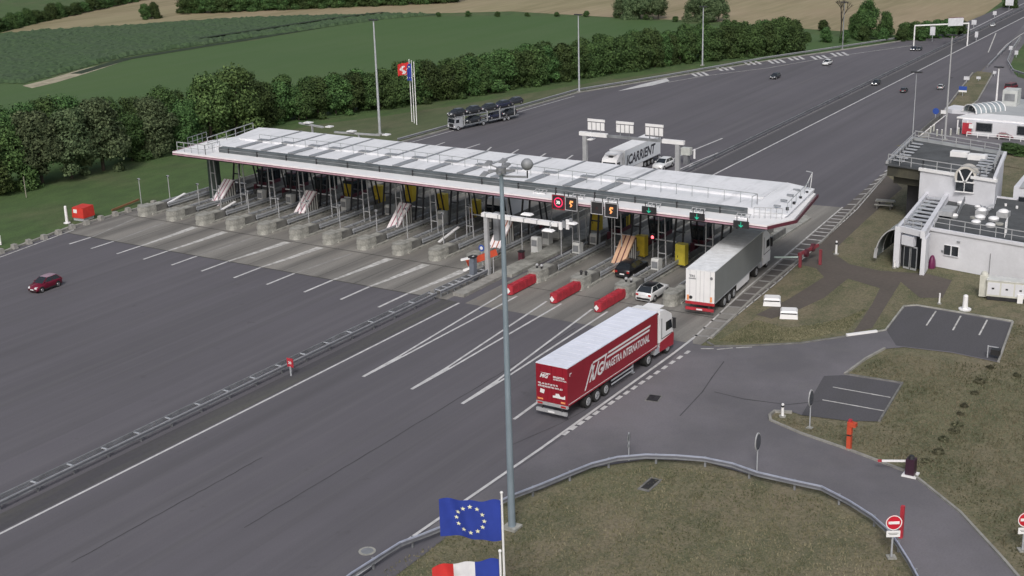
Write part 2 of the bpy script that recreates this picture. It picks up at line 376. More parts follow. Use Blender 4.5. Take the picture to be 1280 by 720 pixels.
# service area surfaces
sv = MB()
svc = px([(440, 730), (500, 684), (560, 661), (640, 624), (679, 611), (740, 585), (807, 574), (880, 577), (946, 596), (1027, 614), (1090, 648), (1115, 672), (1150, 730), (1165, 775), (1320, 775), (1275, 720), (1255, 700), (1200, 640), (1140, 592), (1061, 562), (1000, 541), (963, 526), (961, 519), (968, 514), (990, 515), (1002, 519), (1058, 526), (1099, 527), (1128, 479), (1055, 468), (1082, 449), (1108, 436), (1130, 434), (1190, 441), (1248, 453), (1266, 403), (1146, 382), (1130, 383), (1107, 413), (1096, 415), (1000, 429), (930, 432), (893, 433), (866, 431), (866, 424)])
svc += [(88, 42.4), (70, 42.6), (58, 43.0), (49, 43.0)]
sv.sheet(svc, .008, asph2); struct(sv, 'service_road')
bay = MB(); bay.sheet(px([(1002, 519), (1058, 526), (1098, 527), (1127, 480), (1056, 469), (1030, 470)]), .014, asph_dark)
bay.sheet(px([(1131, 384), (1147, 383), (1265, 404), (1247, 452), (1190, 440), (1120, 432), (1108, 413)]), .014, asph_dark); struct(bay, 'parking_bay')
# apron of old concrete
ap = MB()
ap.sheet([(93.2, 117.5), (93.2, 66.6), (135, 66.6), (135, 113.5), (125, 114.5), (104, 117.3), (95, 117.7)], .006, conc)
ap.sheet([(93.2, 64.6), (93.2, 41.85), (95.3, 41.85), (108, 42.85), (126.6, 43.55), (140, 45.0), (138, 64.6)], .006, conc)
struct(ap, 'concrete_apron')
jt = MB()
def strip(x0, x1, y0, y1, z, m_, mb): mb.sheet([(x0, y0), (x1, y0), (x1, y1), (x0, y1)], z, m_)
strip(101.6, 101.75, 66.6, 117, .012, joint_m, jt); strip(99.7, 99.82, 41.9, 64.6, .012, joint_m, jt)
strip(93.1, 93.25, 66.6, 117.5, .012, joint_m, jt)
for k in range(12):
    y = 68.3+4.42*k; strip(93.2, 102, y, y+.06, .012, joint_m, jt)
struct(jt, 'slab_joints')
# paths round the building
pt = MB()
pt.sheet(px([(998, 330), (1060, 268), (1108, 218), (1128, 235), (1082, 275), (1040, 315), (1062, 330), (1100, 338), (1160, 342), (1190, 350), (1178, 372), (1150, 372), (1126, 352), (1090, 410), (1066, 416), (1090, 380), (1100, 360), (1060, 348), (1030, 372), (1000, 386), (965, 398), (945, 393), (985, 374), (1030, 346), (1020, 335)]), -.018, path_m)
struct(pt, 'path')
# exit road by the second building
er = MB()
er.sheet([(184, 49.4), (243, 56.3), (300, 63), (330, 64.5), (330, 58), (300, 54), (275, 47), (262, 40), (230, 35), (200, 25), (170, 20), (170, 47)], -.012, asph2)
struct(er, 'exit_road')
gi = MB()
gi.sheet(px([(1183, 137), (1190, 128), (1217, 92), (1222, 89), (1240, 91), (1222, 125), (1218, 131), (1208, 136)]), .02, lawn)
gi.sheet(px([(1280, 55), (1268, 70), (1262, 84), (1272, 96), (1300, 104), (1400, 60), (1330, 20)]), .02, verge)
gi.sheet(px([(1120, 182), (1150, 178), (1240, 190), (1290, 196), (1300, 215), (1240, 205), (1150, 190)]), .02, lawn)
struct(gi, 'grass_island')

# kerbs
kb = MB()
kb.wall([(20, 116.3), (83.8, 116.5), (94.9, 118.2), (104, 117.7), (125, 114.9)], .3, -.05, .14, kerbm)
kb.wall([(147, 112.3), (174, 110.6), (193, 109.6), (212, 102.8), (237, 94.3), (260, 84.3), (275, 78.3), (306, 75.9)], .35, -.05, .12, kerbm)
kb.wall(px([(889, 423), (949, 366), (1030, 300), (1110, 216)]), .2, -.05, .14, kerbm)
kb.wall(px([(963, 526), (1000, 542), (1061, 563), (1140, 593), (1200, 641), (1255, 701), (1290, 742)]), .16, -.05, .13, kerbm)
kb.wall(px([(990, 516), (968, 515), (962, 520), (963, 526)]), .2, -.05, .15, kerbm)
kb.wall(px([(1056, 468), (1082, 449), (1106, 436)]), .16, -.05, .13, kerbm)
kb.wall(px([(1099, 527), (1128, 479), (1056, 468)]), .14, -.05, .1, concd)
kb.wall(px([(1248, 453), (1266, 403)]), .16, -.05, .12, kerbm)
kb.wall(px([(1266, 402), (1146, 382), (1130, 383), (1107, 413), (1096, 415)]), .14, -.05, .1, concm)
kb.wall(px([(1058, 420), (1096, 415)]), .22, -.05, .17, white)
kb.wall(px([(1057, 421), (1000, 429.5), (930, 433), (893, 433), (884, 428)]), .14, -.05, .1, concd)
kb.wall(px([(1110, 216), (1160, 165), (1216, 91)]), .2, -.05, .12, kerbm)
kb.wall(px([(1182, 138), (1208, 137), (1222, 126), (1242, 91)]), .2, -.05, .12, kerbm)
struct(kb, 'kerb')

# ---------------------------------------------------------------- painted markings
mk = MB(); Z = .016
mk.ribbon([(20, 65), (93, 65.1)], .2, Z, mark)                    # median line near
mk.ribbon([(138, 65.2), (323, 66.2), (700, 69)], .22, Z, mark)
mk.ribbon([(138, 68.3), (323, 69.3), (700, 72)], .12, Z, mark_faint)
mk.ribbon([(20, 43.3), (52, 43.3), (70.2, 42.95), (90.8, 42.95), (94.5, 43.05)], .22, Z, mark)
mk.ribbon([(94.5, 43.05), (108, 44.3), (126, 45.4), (140, 46.3)], .16, Z, mark_worn)
for k in range(17):                                                # short dashes beside the right line
    a = Vector(G(704+9.55*k, 544-6.35*k)); mk.ribbon([a, a+Vector((.75, .02))], .3, Z, mark)
# left-hand lane separators on the entry side
for i, y in enumerate([112.8, 109.3, 105.3, 101.3, 97.2, 93.0, 88.6, 84.3, 79.6, 75.2, 70.8]):
    k0 = 90.2-.15*i; worn = i in (0, 1, 4, 7)
    yy = 70.4+4.42*(10-i)
    mk.ribbon([(k0, y), (93.1, y+.02)], .26, Z, mark)
    if not worn: mk.sheet([(93.2, y-.15), (97.2, (y+yy)/2-.42), (101.3, yy-.62), (101.3, yy+.3), (97.2, (y+yy)/2+.16), (93.2, y+.16)], Z, mark_worn)
    else: mk.sheet([(93.2, y-.1), (101.0, yy-.25), (101.0, yy+.1), (93.2, y+.1)], Z, mark_faint)
# right-hand separators: V shapes opening towards the islands
for (sx, y, yi) in ((74.8, 61.6, 62.3), (74.5, 56.8, 57.7), (74.0, 51.9, 53.1)):
    mk.sheet([(sx, y-.12), (sx+5, y-.18), (sx+5, y+.32), (sx, y+.14)], Z, mark)
    mk.ribbon([(sx+5, y+.22), (97, yi+.75)], .2, Z, mark); mk.ribbon([(sx+5, y-.08), (97, yi-.75)], .2, Z, mark)
mk.ribbon([(73.4, 47.1), (78, 47.3)], .24, Z, mark); mk.ribbon([(78, 47.45), (97, 48.9)], .18, Z, mark)
# ladder hatching along the right edge
pairs = [((860, 424), (886, 424)), ((949, 351), (974, 352)), ((1012, 296), (1034, 297)), ((1052, 262), (1072, 262)), ((1109, 212), (1120, 206))]
inn = px([p[0] for p in pairs]); out_ = px([p[1] for p in pairs])
def lerp_path(P, t):
    n = len(P)-1; s_ = min(int(t*n), n-1); q = t*n-s_; return (P[s_][0]*(1-q)+P[s_+1][0]*q, P[s_][1]*(1-q)+P[s_+1][1]*q)
hslab = layered('hatched_slab', (.105, .096, .094), [(.5, (.3, 1, 1), .4, .65, (.15, .138, .13), .7), (5, (1, 1, 1), .4, .7, (.08, .075, .074), .4)])
hb = MB(); hb.sheet([lerp_path(inn, .13+.87*i/20) for i in range(21)]+[lerp_path(out_, 1-.87*i/20) for i in range(21)], .010, hslab); struct(hb, 'hatched_strip')
for k in range(34):
    t = (k+.5)/34; a = lerp_path(inn, t); b = lerp_path(out_, t); mk.ribbon([a, (b[0]-.35, b[1])], .34 if k < 14 else .24, Z, mark_faint if k < 14 else mark_worn)
mk.ribbon([(x, y+.1) for x, y in out_], .12, Z, mark_worn)
# junction dashes
for a, b in (((876, 436), (892, 436)), ((896, 437), (916, 435)), ((920, 435), (940, 434))): mk.ribbon(px([a, b]), .14, Z, mark_worn)
# parking bays
for a, b in (((1170, 389), (1158, 407)), ((1201, 395), (1191, 413)), ((1234, 400), (1224, 419)), ((1041, 484), (1113, 497)), ((1028, 500), (1106, 514))):
    mk.ribbon(px([a, b]), .13, .02, mark_worn)
# far side separators
for u0_, v0_, u1_, v1_ in ((498, 186, 522, 179), (531, 187, 556, 178), (566, 191, 600, 180), (600, 196, 614, 184), (628, 199, 648, 187), (664, 203, 682, 192), (700, 205, 716, 194)):
    mk.ribbon(px([(u0_, v0_), (u1_, v1_)]), .25, Z, mark)
mk.ribbon(px([(820, 208), (861, 190), (903, 173)]), .24, Z, mark)
mk.ribbon(px([(862, 208), (900, 193), (935, 176)]), .28, Z, mark); mk.ribbon(px([(845, 214), (868, 203), (898, 191)]), .2, Z, mark)
# left boundary of the plaza
mk.ribbon([(20, 115.3), (83.8, 115.4), (94.4, 117)], .18, Z, mark_worn)
mk.ribbon([(140, 111.9), (150, 110.8), (174, 109.3), (190, 108.4)], .16, Z, mark)
mk.sheet(px([(772, 114), (800, 106), (833, 98), (837, 101.5), (815, 107)]), Z, mark)
mk.ribbon(px([(835, 103), (880, 95), (960, 85), (1000, 78), (1055, 69), (1140, 57)]), .18, Z, mark_worn)
for (u, v) in ((872, 94), (904, 87), (938, 80), (968, 78), (992, 74), (1022, 73), (1047, 69)):
    for j in range(3):
        a = px([(u-8+7*j, v-2.5-j*.6), (u-1+7*j, v+1.5-j*.6)]); mk.ribbon(a, .55, Z, mark)
mk.ribbon(px([(1100, 60), (1200, 52)]), .15, Z, mark_faint)
mk.ribbon([(262, 60.2), (290, 66.4-1), (330, 66.2)][:2], .2, Z, mark_worn)
mk.ribbon(px([(1247, 68), (1258, 56), (1275, 44), (1300, 30)]), .2, Z, mark_worn)
mk.ribbon([(280, 71.2), (420, 73.5), (700, 76)], .2, Z, mark)
# tar seams
for y, x0, x1 in ((52.7, 52, 92), (58.5, 44, 60)):
    mk.ribbon([(x0+(x1-x0)*i/30, y+random.uniform(-.05, .05)) for i in range(31)], .07, .013, crack_m)
mk.ribbon(px([(905, 452), (890, 472), (878, 490), (850, 520)]), .08, .018, crack_m)
mk.ribbon(px([(893, 490), (930, 499), (985, 506), (1040, 500)]), .1, .018, crack_m)
mk.ribbon(px([(640, 556), (700, 530), (790, 480)]), .05, .013, crack_m)
# skid patches
for u, v in ((1133, 78), (1188, 98), (1035, 84)): mk.ribbon([G(u, v), (G(u, v)[0]+1.2, G(u, v)[1])], .5, .013, crack_m)
struct(mk, 'road_markings')
# dark strip under the median rails
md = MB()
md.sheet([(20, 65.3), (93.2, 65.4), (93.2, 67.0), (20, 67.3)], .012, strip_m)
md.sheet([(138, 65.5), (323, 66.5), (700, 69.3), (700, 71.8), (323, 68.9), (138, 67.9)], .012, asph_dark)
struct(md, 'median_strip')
md = MB(); md.box(94.5, 101.5, 65.6, 66.8, .0, .28, kerbm); md.box(101.5, 137, 64.9, 66.8, 0, .3, concm); struct(md, 'median_kerb')

# gully gratings
def grate(u, v, rz, lab, s=1.):
    t = thing('drain_grate', lab, 'drain', (*G(u, v), 0), rz)
    b = MB(); b.box(-.62*s, .62*s, -.5*s, .5*s, .0, .03, concd); b.build('frame', t)
    b = MB(); b.box(-.55*s, .55*s, -.42*s, .42*s, .03, .035, darks)
    for k in range(9): b.box(-.55*s+k*.13*s, -.52*s+k*.13*s, -.42*s, .42*s, .035, .042, darks)
    b.build('grid', t)
grate(817, 498, .2, 'dark square drain grate in the asphalt beside the red truck')
t = MB(); x, y = G(459, 689); t.tube((x, y, 0), (x, y, .025), .5, .5, concm, 20); t.tube((x, y, .025), (x, y, .032), .36, .36, galvd, 20)
t.build('manhole_cover', label='round manhole cover in the asphalt at the bottom left of the guardrail', category='manhole')
t = MB(); x, y = G(812, 605); t.box(x-1.0, x+.9, y-.45, y+.35, -.04, .03, concd); t.box(x-.8, x+.7, y-.3, y+.2, .03, .05, black)
t.build('inspection_hatch', label='dark rectangular hatch sunk in the lawn inside the guardrail bend', category='hatch')

# ================================================================ CANOPY
YL, YR = 111.9, 41.3
can = thing('toll_canopy', 'long white toll plaza canopy with a faded red edge spanning all lanes', 'canopy', (106, 76, 0))
ox, oy = 106, 76
def cb(mb, name): 
    mb.v = [(a-ox, b-oy, c) for a, b, c in mb.v]; return mb.build(name, can)
deck = [(105.3, YL), (105.2, YR), (108.2, 40.0), (117.6, 41.5), (117.6, 110.2), (111.5, 112.6)]
b = MB(); b.prism(deck, 6.75, 7.05, white); cb(b, 'deck')
b = MB()
dp = [(105.2, YL+.05), (105.1, YR-.05)]; b.wall([(105.15, YR-.1), (108.2, 39.8), (117.7, 41.3)], .1, 6.7, 6.98, maroon)
b.wall(dp, .12, 6.72, 6.86, pinkm); b.wall(dp, .11, 6.862, 6.92, maroon); b.wall(dp, .12, 6.922, 7.07, pinkw); b.wall([(105.25, YL), (111.5, 112.65)], .12, 6.72, 7.08, pinkm)
cb(b, 'fascia')
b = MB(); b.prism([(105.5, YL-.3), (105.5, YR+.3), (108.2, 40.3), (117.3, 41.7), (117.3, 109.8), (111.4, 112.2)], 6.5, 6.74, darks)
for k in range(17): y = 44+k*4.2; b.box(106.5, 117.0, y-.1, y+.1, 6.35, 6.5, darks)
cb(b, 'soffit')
b = MB(); b.box(107.2, 107.9, 44.2, 106.8, 7.06, 7.62, gutter)
b.box(107.14, 107.2, 44.2, 106.8, 7.38, 7.44, galvd)
for k in range(15): y = 46.5+k*4.2; b.box(107.1, 107.2, y-.05, y+.05, 7.06, 7.64, darks)
cb(b, 'gutter')
# membrane roof, gently folded, in bays
b = MB(); ys = [107.3]+[70.4+4.3+4.3*k for k in range(7, -1, -1)]+[66.6, 62.4, 58.2, 50.5, 44.0, 40.9]
ys = [107.6, 104.4, 100.8, 96.9, 93.9, 89.9, 86.3, 82.8, 78.6, 74.8, 70.8, 66.8, 62.6, 58.7, 51, 44.2]
def roofz(x): return 7.66 if x < 111.4 else 7.66+.06*(x-111.4)
for y1, y0 in zip(ys[:-1], ys[1:]):
    c = .03*random.random()
    b.hexa([(107.95, y0, 7.06), (111.4, y0, 7.06), (111.4, y1, 7.06), (107.95, y1, 7.06)], [(107.95, y0, 7.62+c), (111.4, y0, 7.6+c), (111.4, y1, 7.6+c), (107.95, y1, 7.62+c)], roofw)
    b.hexa([(111.4, y0, 7.06), (117.5, y0+.1, 7.06), (117.5, y1+.1, 7.06), (111.4, y1, 7.06)], [(111.4, y0, 7.8+c), (117.5, y0+.1, 7.8+c), (117.5, y1+.1, 7.8+c), (111.4, y1, 7.8+c)], roofw)
b.hexa([(107.95, 44.2, 7.06), (107.95, 40.9, 7.06), (117.5, 41.7, 7.06), (117.5, 44.3, 7.06)], [(107.95, 44.2, 7.6), (108.3, 40.6, 7.3), (117.55, 41.6, 7.5), (117.5, 44.3, 7.84)], roofw)
b.hexa([(107.95, 107.6, 7.06), (117.5, 107.7, 7.06), (117.4, 110.1, 7.06), (108.2, 108.3, 7.06)], [(107.95, 107.6, 7.62), (117.5, 107.7, 7.82), (117.4, 110.1, 7.76), (108.2, 108.3, 7.6)], roofw)
cb(b, 'roof')
for y in ys[1:14]:
    b = MB()
    b.box(107.9, 111.3, y-.42, y+.42, 7.66, 7.72, roofj); b.box(111.3, 112.0, y-1.1, y+.42, 7.84, 7.9, roofj); b.box(112.0, 117.4, y-1.1, y-.85, 7.84, 7.9, roofj)
    cb(b, 'roof_joint')
def railing(mb, pts, z, h=1.0, n=None, r=.03, mid=True, m_=steel_l, step=1.5):
    for a, c in zip(pts[:-1], pts[1:]):
        a = Vector(a); c = Vector(c); L = (c-a).length; k = max(1, round(L/step))
        for i in range(k+1):
            p = a.lerp(c, i/k); mb.bar((p.x, p.y, z), (p.x, p.y, z+h), r*1.6, r*1.6, m_)
        mb.bar((a.x, a.y, z+h), (c.x, c.y, z+h), r*2, r*2, m_)
        if mid: mb.bar((a.x, a.y, z+h*.5), (c.x, c.y, z+h*.5), r*1.5, r*1.5, m_)
    return mb
railm = mat('thin_rail_grey', (.3, .33, .34), .5, .3)
b = MB(); railing(b, [(110.9, 104), (110.9, 84)], 7.66, .95, mid=False, m_=railm, step=1.6, r=.022); railing(b, [(110.9, 84), (109.3, 43.9), (108.1, 43.9)], 7.66, .95, mid=False, m_=railm, step=1.6, r=.024); cb(b, 'roof_railing')
b = MB(); railing(b, [(105.6, 111.6), (105.6, 107.3), (107.9, 107.3)], 7.06, 1.05, step=1.05, r=.035); cb(b, 'edge_railing')
b = MB(); railing(b, [(108.4, 109.6), (117.3, 110.9)], 7.1, 1.15, step=1.9, r=.04); railing(b, [(111, 112.3), (107.5, 111.8)], 7.1, 1.1, step=.9, r=.03, m_=galvd); cb(b, 'edge_railing')
b = MB(); railing(b, [(106.9, 43.2), (107.6, 40.9)], 7.06, .95, step=.5, r=.025); railing(b, [(108.8, 40.9), (117.0, 42.0)], 7.3, .9, step=1.6, r=.02, mid=False, m_=railm)
b.path([(116.8, 41.8, 7.3), (117.6, 41.9, 9.0), (117.9, 42.6, 9.0)], .05, steel_l); b.path([(116.8, 42.4, 7.3), (117.6, 41.9, 9.0)], .05, steel_l); cb(b, 'edge_railing')
b = MB()
for k in range(4): b.tube((109.6+2.1*k, 41.2+.18*k, 7.3), (109.6+2.1*k, 41.2+.18*k, 7.62), .14, .14, darks, 8); b.box(109.4+2.1*k, 109.6+2.1*k, 41.8+.2*k, 42.4+.2*k, 7.6, 7.74, roofj)
cb(b, 'roof_fittings')
for u, v in ((688, 232), (736, 237), (776, 243), (826, 250), (880, 257), (934, 265)):
    x, y = G(u, v+4, 7.08)
    b = MB(); x = 106.3
    for k in range(4): b.bar((x, y-.6+.4*k, 7.06), (x+.45, y-.6+.4*k, 7.38), .05, .08, steel_l)
    b.bar((x, y-.65, 7.1), (x, y+.65, 7.1), .08, .08, white); b.bar((x+.45, y-.65, 7.38), (x+.45, y+.65, 7.38), .06, .06, steel_l)
    cb(b, 'sign_bracket')
# supports: ladder frames over every island plus a stout pylon at the far left
ISL = [70.4+4.42*k for k in range(11)]+[62.4, 57.8, 53.2, 48.4]
frame0 = None
for y in ISL[:10]+ISL[11:]:
    if frame0 is None:
        b = MB()
        for s_ in (-1, 1):
            b.bar((.2, .42*s_, .2), (0, .3*s_, 6.3), .09, .09, steel_l)
            b.bar((3.4, .5*s_, .2), (4.4, .35*s_, 6.5), .15, .15, darks)
            b.bar((7.8, .35*s_, .2), (6.4, .3*s_, 6.5), .13, .13, darks)
        for z in (1.9, 3.9): b.bar((.13, -.4, z), (.13, .4, z), .07, .07, steel_l)
        b.bar((4, -.5, 3), (4, .5, 3), .12, .12, darks)
        frame0 = b.build('support_frame', can); frame0.location = (109.2-ox, y-oy, 0)
    else:
        c = frame0.copy(); COL.objects.link(c); c.parent = can; c.location = (109.2-ox, y-oy, 0)
b = MB(); b.tube((111.2, 111.9, 0), (111.2, 111.9, 6.4), .75, .68, mat('pylon_green', (.04, .06, .052), .6, var=.2), 18); cb(b, 'pylon')

# ================================================================ TOLL ISLANDS AND THEIR EQUIPMENT
def make_island():
    t = thing('toll_island', '', 'toll island', group='concrete toll islands under the canopy')
    b = MB(); b.prism([(1.2, -.85), (33, -.85), (33.8, 0), (33, .85), (1.2, .85)], 0, .2, concm); b.build('kerb_base', t)
    b = MB()
    prof = [(0, -.25), (.1, -.45), (.28, -.6), (.55, -.7), (1.9, -.74), (1.9, .74), (.55, .7), (.28, .6), (.1, .45), (0, .25)]
    for k in range(4):
        i_ = .04*(k % 2); b.prism([(x+i_ if x < 1 else x, y*(1-.05*(k % 2))) for x, y in prof], .28*k if k == 0 else .28*k, .28*(k+1)-.004*0, concm)
    b.build('crash_nose', t)
    b = MB(); b.box(1.95, 3.7, -.6, .6, .2, .95, concd); b.box(2.2, 3.4, -.45, .45, .95, .98, concm); b.build('rear_block', t)
    for s_ in (-1, 1):
        b = MB(); x0, x1 = 3.7, 13.0
        b.box(x0, x1, s_*.72-.03, s_*.72+.03, .45, .58, galv); b.box(x0, x1, s_*.70-.03, s_*.70+.03, .58, .66, galvd); b.box(x0, x1, s_*.72-.05, s_*.72+.05, .68, .84, galv)
        for k in range(7): x = x0+.3+k*1.45; b.box(x-.06, x+.06, s_*.6-.05, s_*.6+.05, .2, .86, galvd)
        b.build('guard_rail', t)
        b = MB(); b.box(4.6, 12.9, s_*.5-.07, s_*.5+.07, .2, .62, concm); b.box(13.3, 26, s_*.66-.08, s_*.66+.08, .2, .75, concd); b.build('side_wall', t)
    b = MB(); b.box(4, 12.8, -.28, .28, .2, .42, black)  # raised black slab stands in for the shade in the recess between the rails
    for k in range(5): b.box(4.6+1.7*k, 5.5+1.7*k, -.3, .3, .42, .7, concd)
    b.build('recess_shade', t)
    return t
side = lambda i: ''
isl0 = make_island()
ordn = ['first', 'second', 'third', 'fourth', 'fifth', 'sixth', 'seventh', 'eighth', 'ninth', 'tenth', 'eleventh']
for i, y in enumerate(ISL):
    lab = (f'grey toll island with blunt concrete nose, {ordn[10-i]} from the far left end of the canopy' if i < 11 else
           ['grey toll island just right of the white camera gantry, behind the leftmost red crash cushion', 'grey toll island behind the middle red crash cushion', 'grey toll island between the black car and the white car behind the nearest cushion', 'weathered toll island beside the parked white lorry'][i-11])
    x = 102.0 if i < 11 else (100.3-.1*(i-11)); x = x-.12*(i if i < 11 else 0)*.7+.6
    if i == 0: isl0.location = (x, y, 0); isl0['label'] = lab
    else: dup(isl0, (x, y, 0), label=lab)

def make_booth():
    t = thing('toll_booth', '', 'booth', group='toll booths in the shade of the canopy')
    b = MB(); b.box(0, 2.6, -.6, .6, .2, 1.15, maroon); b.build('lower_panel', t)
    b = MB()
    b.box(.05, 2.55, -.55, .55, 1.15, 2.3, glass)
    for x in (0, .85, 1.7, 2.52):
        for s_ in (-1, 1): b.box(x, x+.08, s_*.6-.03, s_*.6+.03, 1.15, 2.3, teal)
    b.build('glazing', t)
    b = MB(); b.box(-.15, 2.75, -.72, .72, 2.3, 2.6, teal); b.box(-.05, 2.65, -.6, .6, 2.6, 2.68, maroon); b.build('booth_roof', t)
    return t
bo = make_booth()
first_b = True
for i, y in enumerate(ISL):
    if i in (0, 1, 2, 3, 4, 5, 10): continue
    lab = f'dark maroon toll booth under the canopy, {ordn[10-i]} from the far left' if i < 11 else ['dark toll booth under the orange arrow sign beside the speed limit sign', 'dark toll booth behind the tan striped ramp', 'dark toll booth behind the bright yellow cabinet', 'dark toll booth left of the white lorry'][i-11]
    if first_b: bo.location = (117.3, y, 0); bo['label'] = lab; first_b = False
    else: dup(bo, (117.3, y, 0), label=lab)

def make_cab(name, m1, m2, lab, cat, grp, h=1.55, w_=.75, d_=.85):
    t = thing(name, lab, cat, group=grp)
    b = MB(); b.yprism([(0, .2), (d_, .2), (d_, h+.1), (.12, h+.2), (0, h+.05)], -w_/2, w_/2, m1); b.build('housing', t)
    b = MB(); b.box(-.03, 0, -w_/2+.08, w_/2-.08, h*.55, h*.95, m2); b.build('screen', t)
    b = MB(); b.box(-.04, d_+.04, -w_/2-.04, w_/2+.04, 0.0, .2, concm); b.build('plinth', t)
    return t
wb = make_cab('ticket_machine', mat('machine_white', (.55, .56, .56), .6), galvd, '', 'ticket machine', 'pale ticket machines on the toll islands')
WB = [(267, 252), (330, 257), (362, 262), (430, 268), (472, 274), (551, 284), (599, 292), (668, 318), (682, 308), (718, 325), (735, 313), (817, 346), (695, 300)]
WL = ['between the far left pylon and the first striped ramp', 'right of the first striped ramp', 'left of the second striped ramp', 'below the first yellow cabinet', 'below the second yellow cabinet', 'left of the small camera gantry, below the third yellow cabinet', 'just left of the gantry post', 'beside the thin lamp post right of the gantry ramp', 'behind the gantry beam end', 'front one under the speed limit sign', 'back one of the pair under the arrow sign', 'next to the black car', 'deep under the speed limit sign']
for i, (u, v) in enumerate(WB):
    x, y = G(u, v)
    yn = min(ISL, key=lambda q: abs(q-y)); y = yn if abs(yn-y) < 1.6 else y
    lab = 'pale ticket machine '+WL[i]
    if i == 0: wb.location = (x, y, 0); wb['label'] = lab
    else: dup(wb, (x, y, 0), label=lab)
YC = [(438, 251, mustard, 'leftmost mustard yellow cabinet under the canopy'), (475, 254, mustard, 'mustard yellow cabinet, second from the left under the canopy'), (514, 252, mustard, 'mustard cabinet behind the third striped ramp'), (554, 265, mustard, 'mustard yellow cabinet between the third striped ramp and the gantry'), (595, 273, mustard, 'yellow cabinet beside the white van deep under the canopy'), (746, 288, mustard, 'olive yellow cabinet under the right orange arrow sign'), (780, 292, mustard, 'olive yellow cabinet behind the tan striped ramp'), (802, 320, mustard, 'narrow yellow cabinet just behind the black car'), (852, 331, yellow, 'bright yellow cabinet left of the parked white lorry')]
for u, v, m_, lab in YC:
    x, y = G(u, v, .2)
    t = thing('payment_cabinet', lab, 'cabinet', (x, y, 0), group='yellow payment cabinets on the toll islands')
    b = MB(); b.box(-.4, .4, -.5, .5, .25, 2.3, m_); b.box(-.4, .4, -.46, .46, .2, .3, concd); b.build('housing', t)
    b = MB(); b.box(-.43, -.4, -.4, .4, .4, 2.1, m_); b.box(-.45, -.43, .2, .26, 1.0, 1.2, darks); b.build('door', t)

# sloping striped stair covers
def stair(u0_, v0_, h, m1, m2, lab):
    x, y = G(u0_, v0_, .2)
    t = thing('stair_cover', lab, 'stair cover', (x, y, 0), group='sloping striped stair covers on the islands')
    L = 3.2; W_ = 1.35
    b = MB()
    st_ = [(0, .27, m1), (.27, .36, m2), (.36, .64, m1), (.64, .73, m2), (.73, 1, m1)]
    for q0_, q1_, mm_ in st_:
        y0 = -W_/2+q0_*W_; y1 = -W_/2+q1_*W_; b.hexa([(0, y0, .12), (.12, y0, .05), (.12, y1, .05), (0, y1, .12)], [(L*.9, y0, h), (L, y0, h-.1), (L, y1, h-.1), (L*.9, y1, h)], mm_)
    b.build('sloping_roof', t)
    b = MB(); b.hexa([(.1, -W_/2, .03), (.14, -W_/2, .0), (.14, W_/2, .0), (.1, W_/2, .03)], [(L*.95, -W_/2, h-.14), (L*.98, -W_/2, h-.25), (L*.98, W_/2, h-.25), (L*.95, W_/2, h-.14)], m2)
    b.hexa([(-.5, -.6, .05), (.2, -.5, .2), (.2, .3, .2), (-.45, .3, .2)], [(-.35, -.4, .3), (.15, -.4, .42), (.15, .25, .42), (-.35, .2, .3)], m1); b.build('stripe_backing', t)
    for s_ in (-1, 1):
        b = MB()
        b.yprism([(.3, .2), (L, .2), (L, h-.25), (.3, .25)], s_*(W_/2-.06)-.02, s_*(W_/2-.06)+.02, mat('panel_pale', (.6, .6, .58), .7))  # even pale grey side panel
        for k in range(7):
            xx = .9+k*.38; b.box(xx, xx+.1, s_*(W_/2-.02)-.02, s_*(W_/2-.02)+.02, .2, .1+(h-.3)*xx/L, darks)
        b.build('slatted_side', t)
stairred = mat('stair_stripe', (.34, .07, .14), .6)
stair(266, 257, 2.7, pinkw, stairred, 'pale pink striped sloping stair cover at the far left of the islands')
stair(369, 273, 2.7, pinkw, stairred, 'pale pink striped stair cover in front of the fourth booth')
stair(487, 290, 2.7, pinkw, stairred, 'pale pink striped stair cover beside the mustard cabinets in the middle of the plaza')
stair(614, 317, 3.0, pinkw, mat('stair_orange', (.4, .1, .05), .6), 'pale striped stair cover behind the white camera gantry and mast')
stair(768, 338, 2.9, tan, maroon, 'tan orange striped sloping stair cover left of the black car')

# thin lamp posts at the islands
def thin_post(): 
    t = thing('camera_post', '', 'post', group='thin posts at the lane entries')
    b = MB(); b.tube((0, 0, 0), (0, 0, 3.0), .055, .045, steel_l, 8); b.build('pole', t)
    b = MB(); b.tube((0, 0, 0), (0, 0, .12), .14, .14, galvd, 8); b.build('foot', t)
    b = MB(); b.box(-.16, .12, -.1, .1, 2.98, 3.16, galv); b.box(-.18, -.16, -.08, .08, 3.0, 3.14, glass); b.build('camera_head', t)
    return t
tp = thin_post()
TP = [(177, 256, 'on the grass verge left of all islands'), (213, 252, 'on the verge second from the left'), (250, 263, 'before the first striped stair cover'), (277, 266, 'at the foot of the first striped stair cover'), (312, 273, 'right of the first pale sloping beam'), (350, 283, 'left of the second striped stair cover'), (387, 286, 'in front of the second striped stair cover'), (426, 292, 'below the first mustard cabinet'), (472, 299, 'left of the third striped stair cover'), (510, 304, 'right of the third striped stair cover'), (555, 311, 'last before the gantry'), (588, 300, 'just left of the gantry post'), (653, 321, 'right of the near mast'), (702, 329, 'below the speed limit sign')]
for i, (u, v, l_) in enumerate(TP):
    x, y = G(u, v); lab = 'thin grey camera post '+l_
    if i == 0: tp.location = (x, y, 0); tp['label'] = lab
    else: dup(tp, (x, y, 0), label=lab, scale=(1, 1, 1.0 if i < 9 else 1.2))
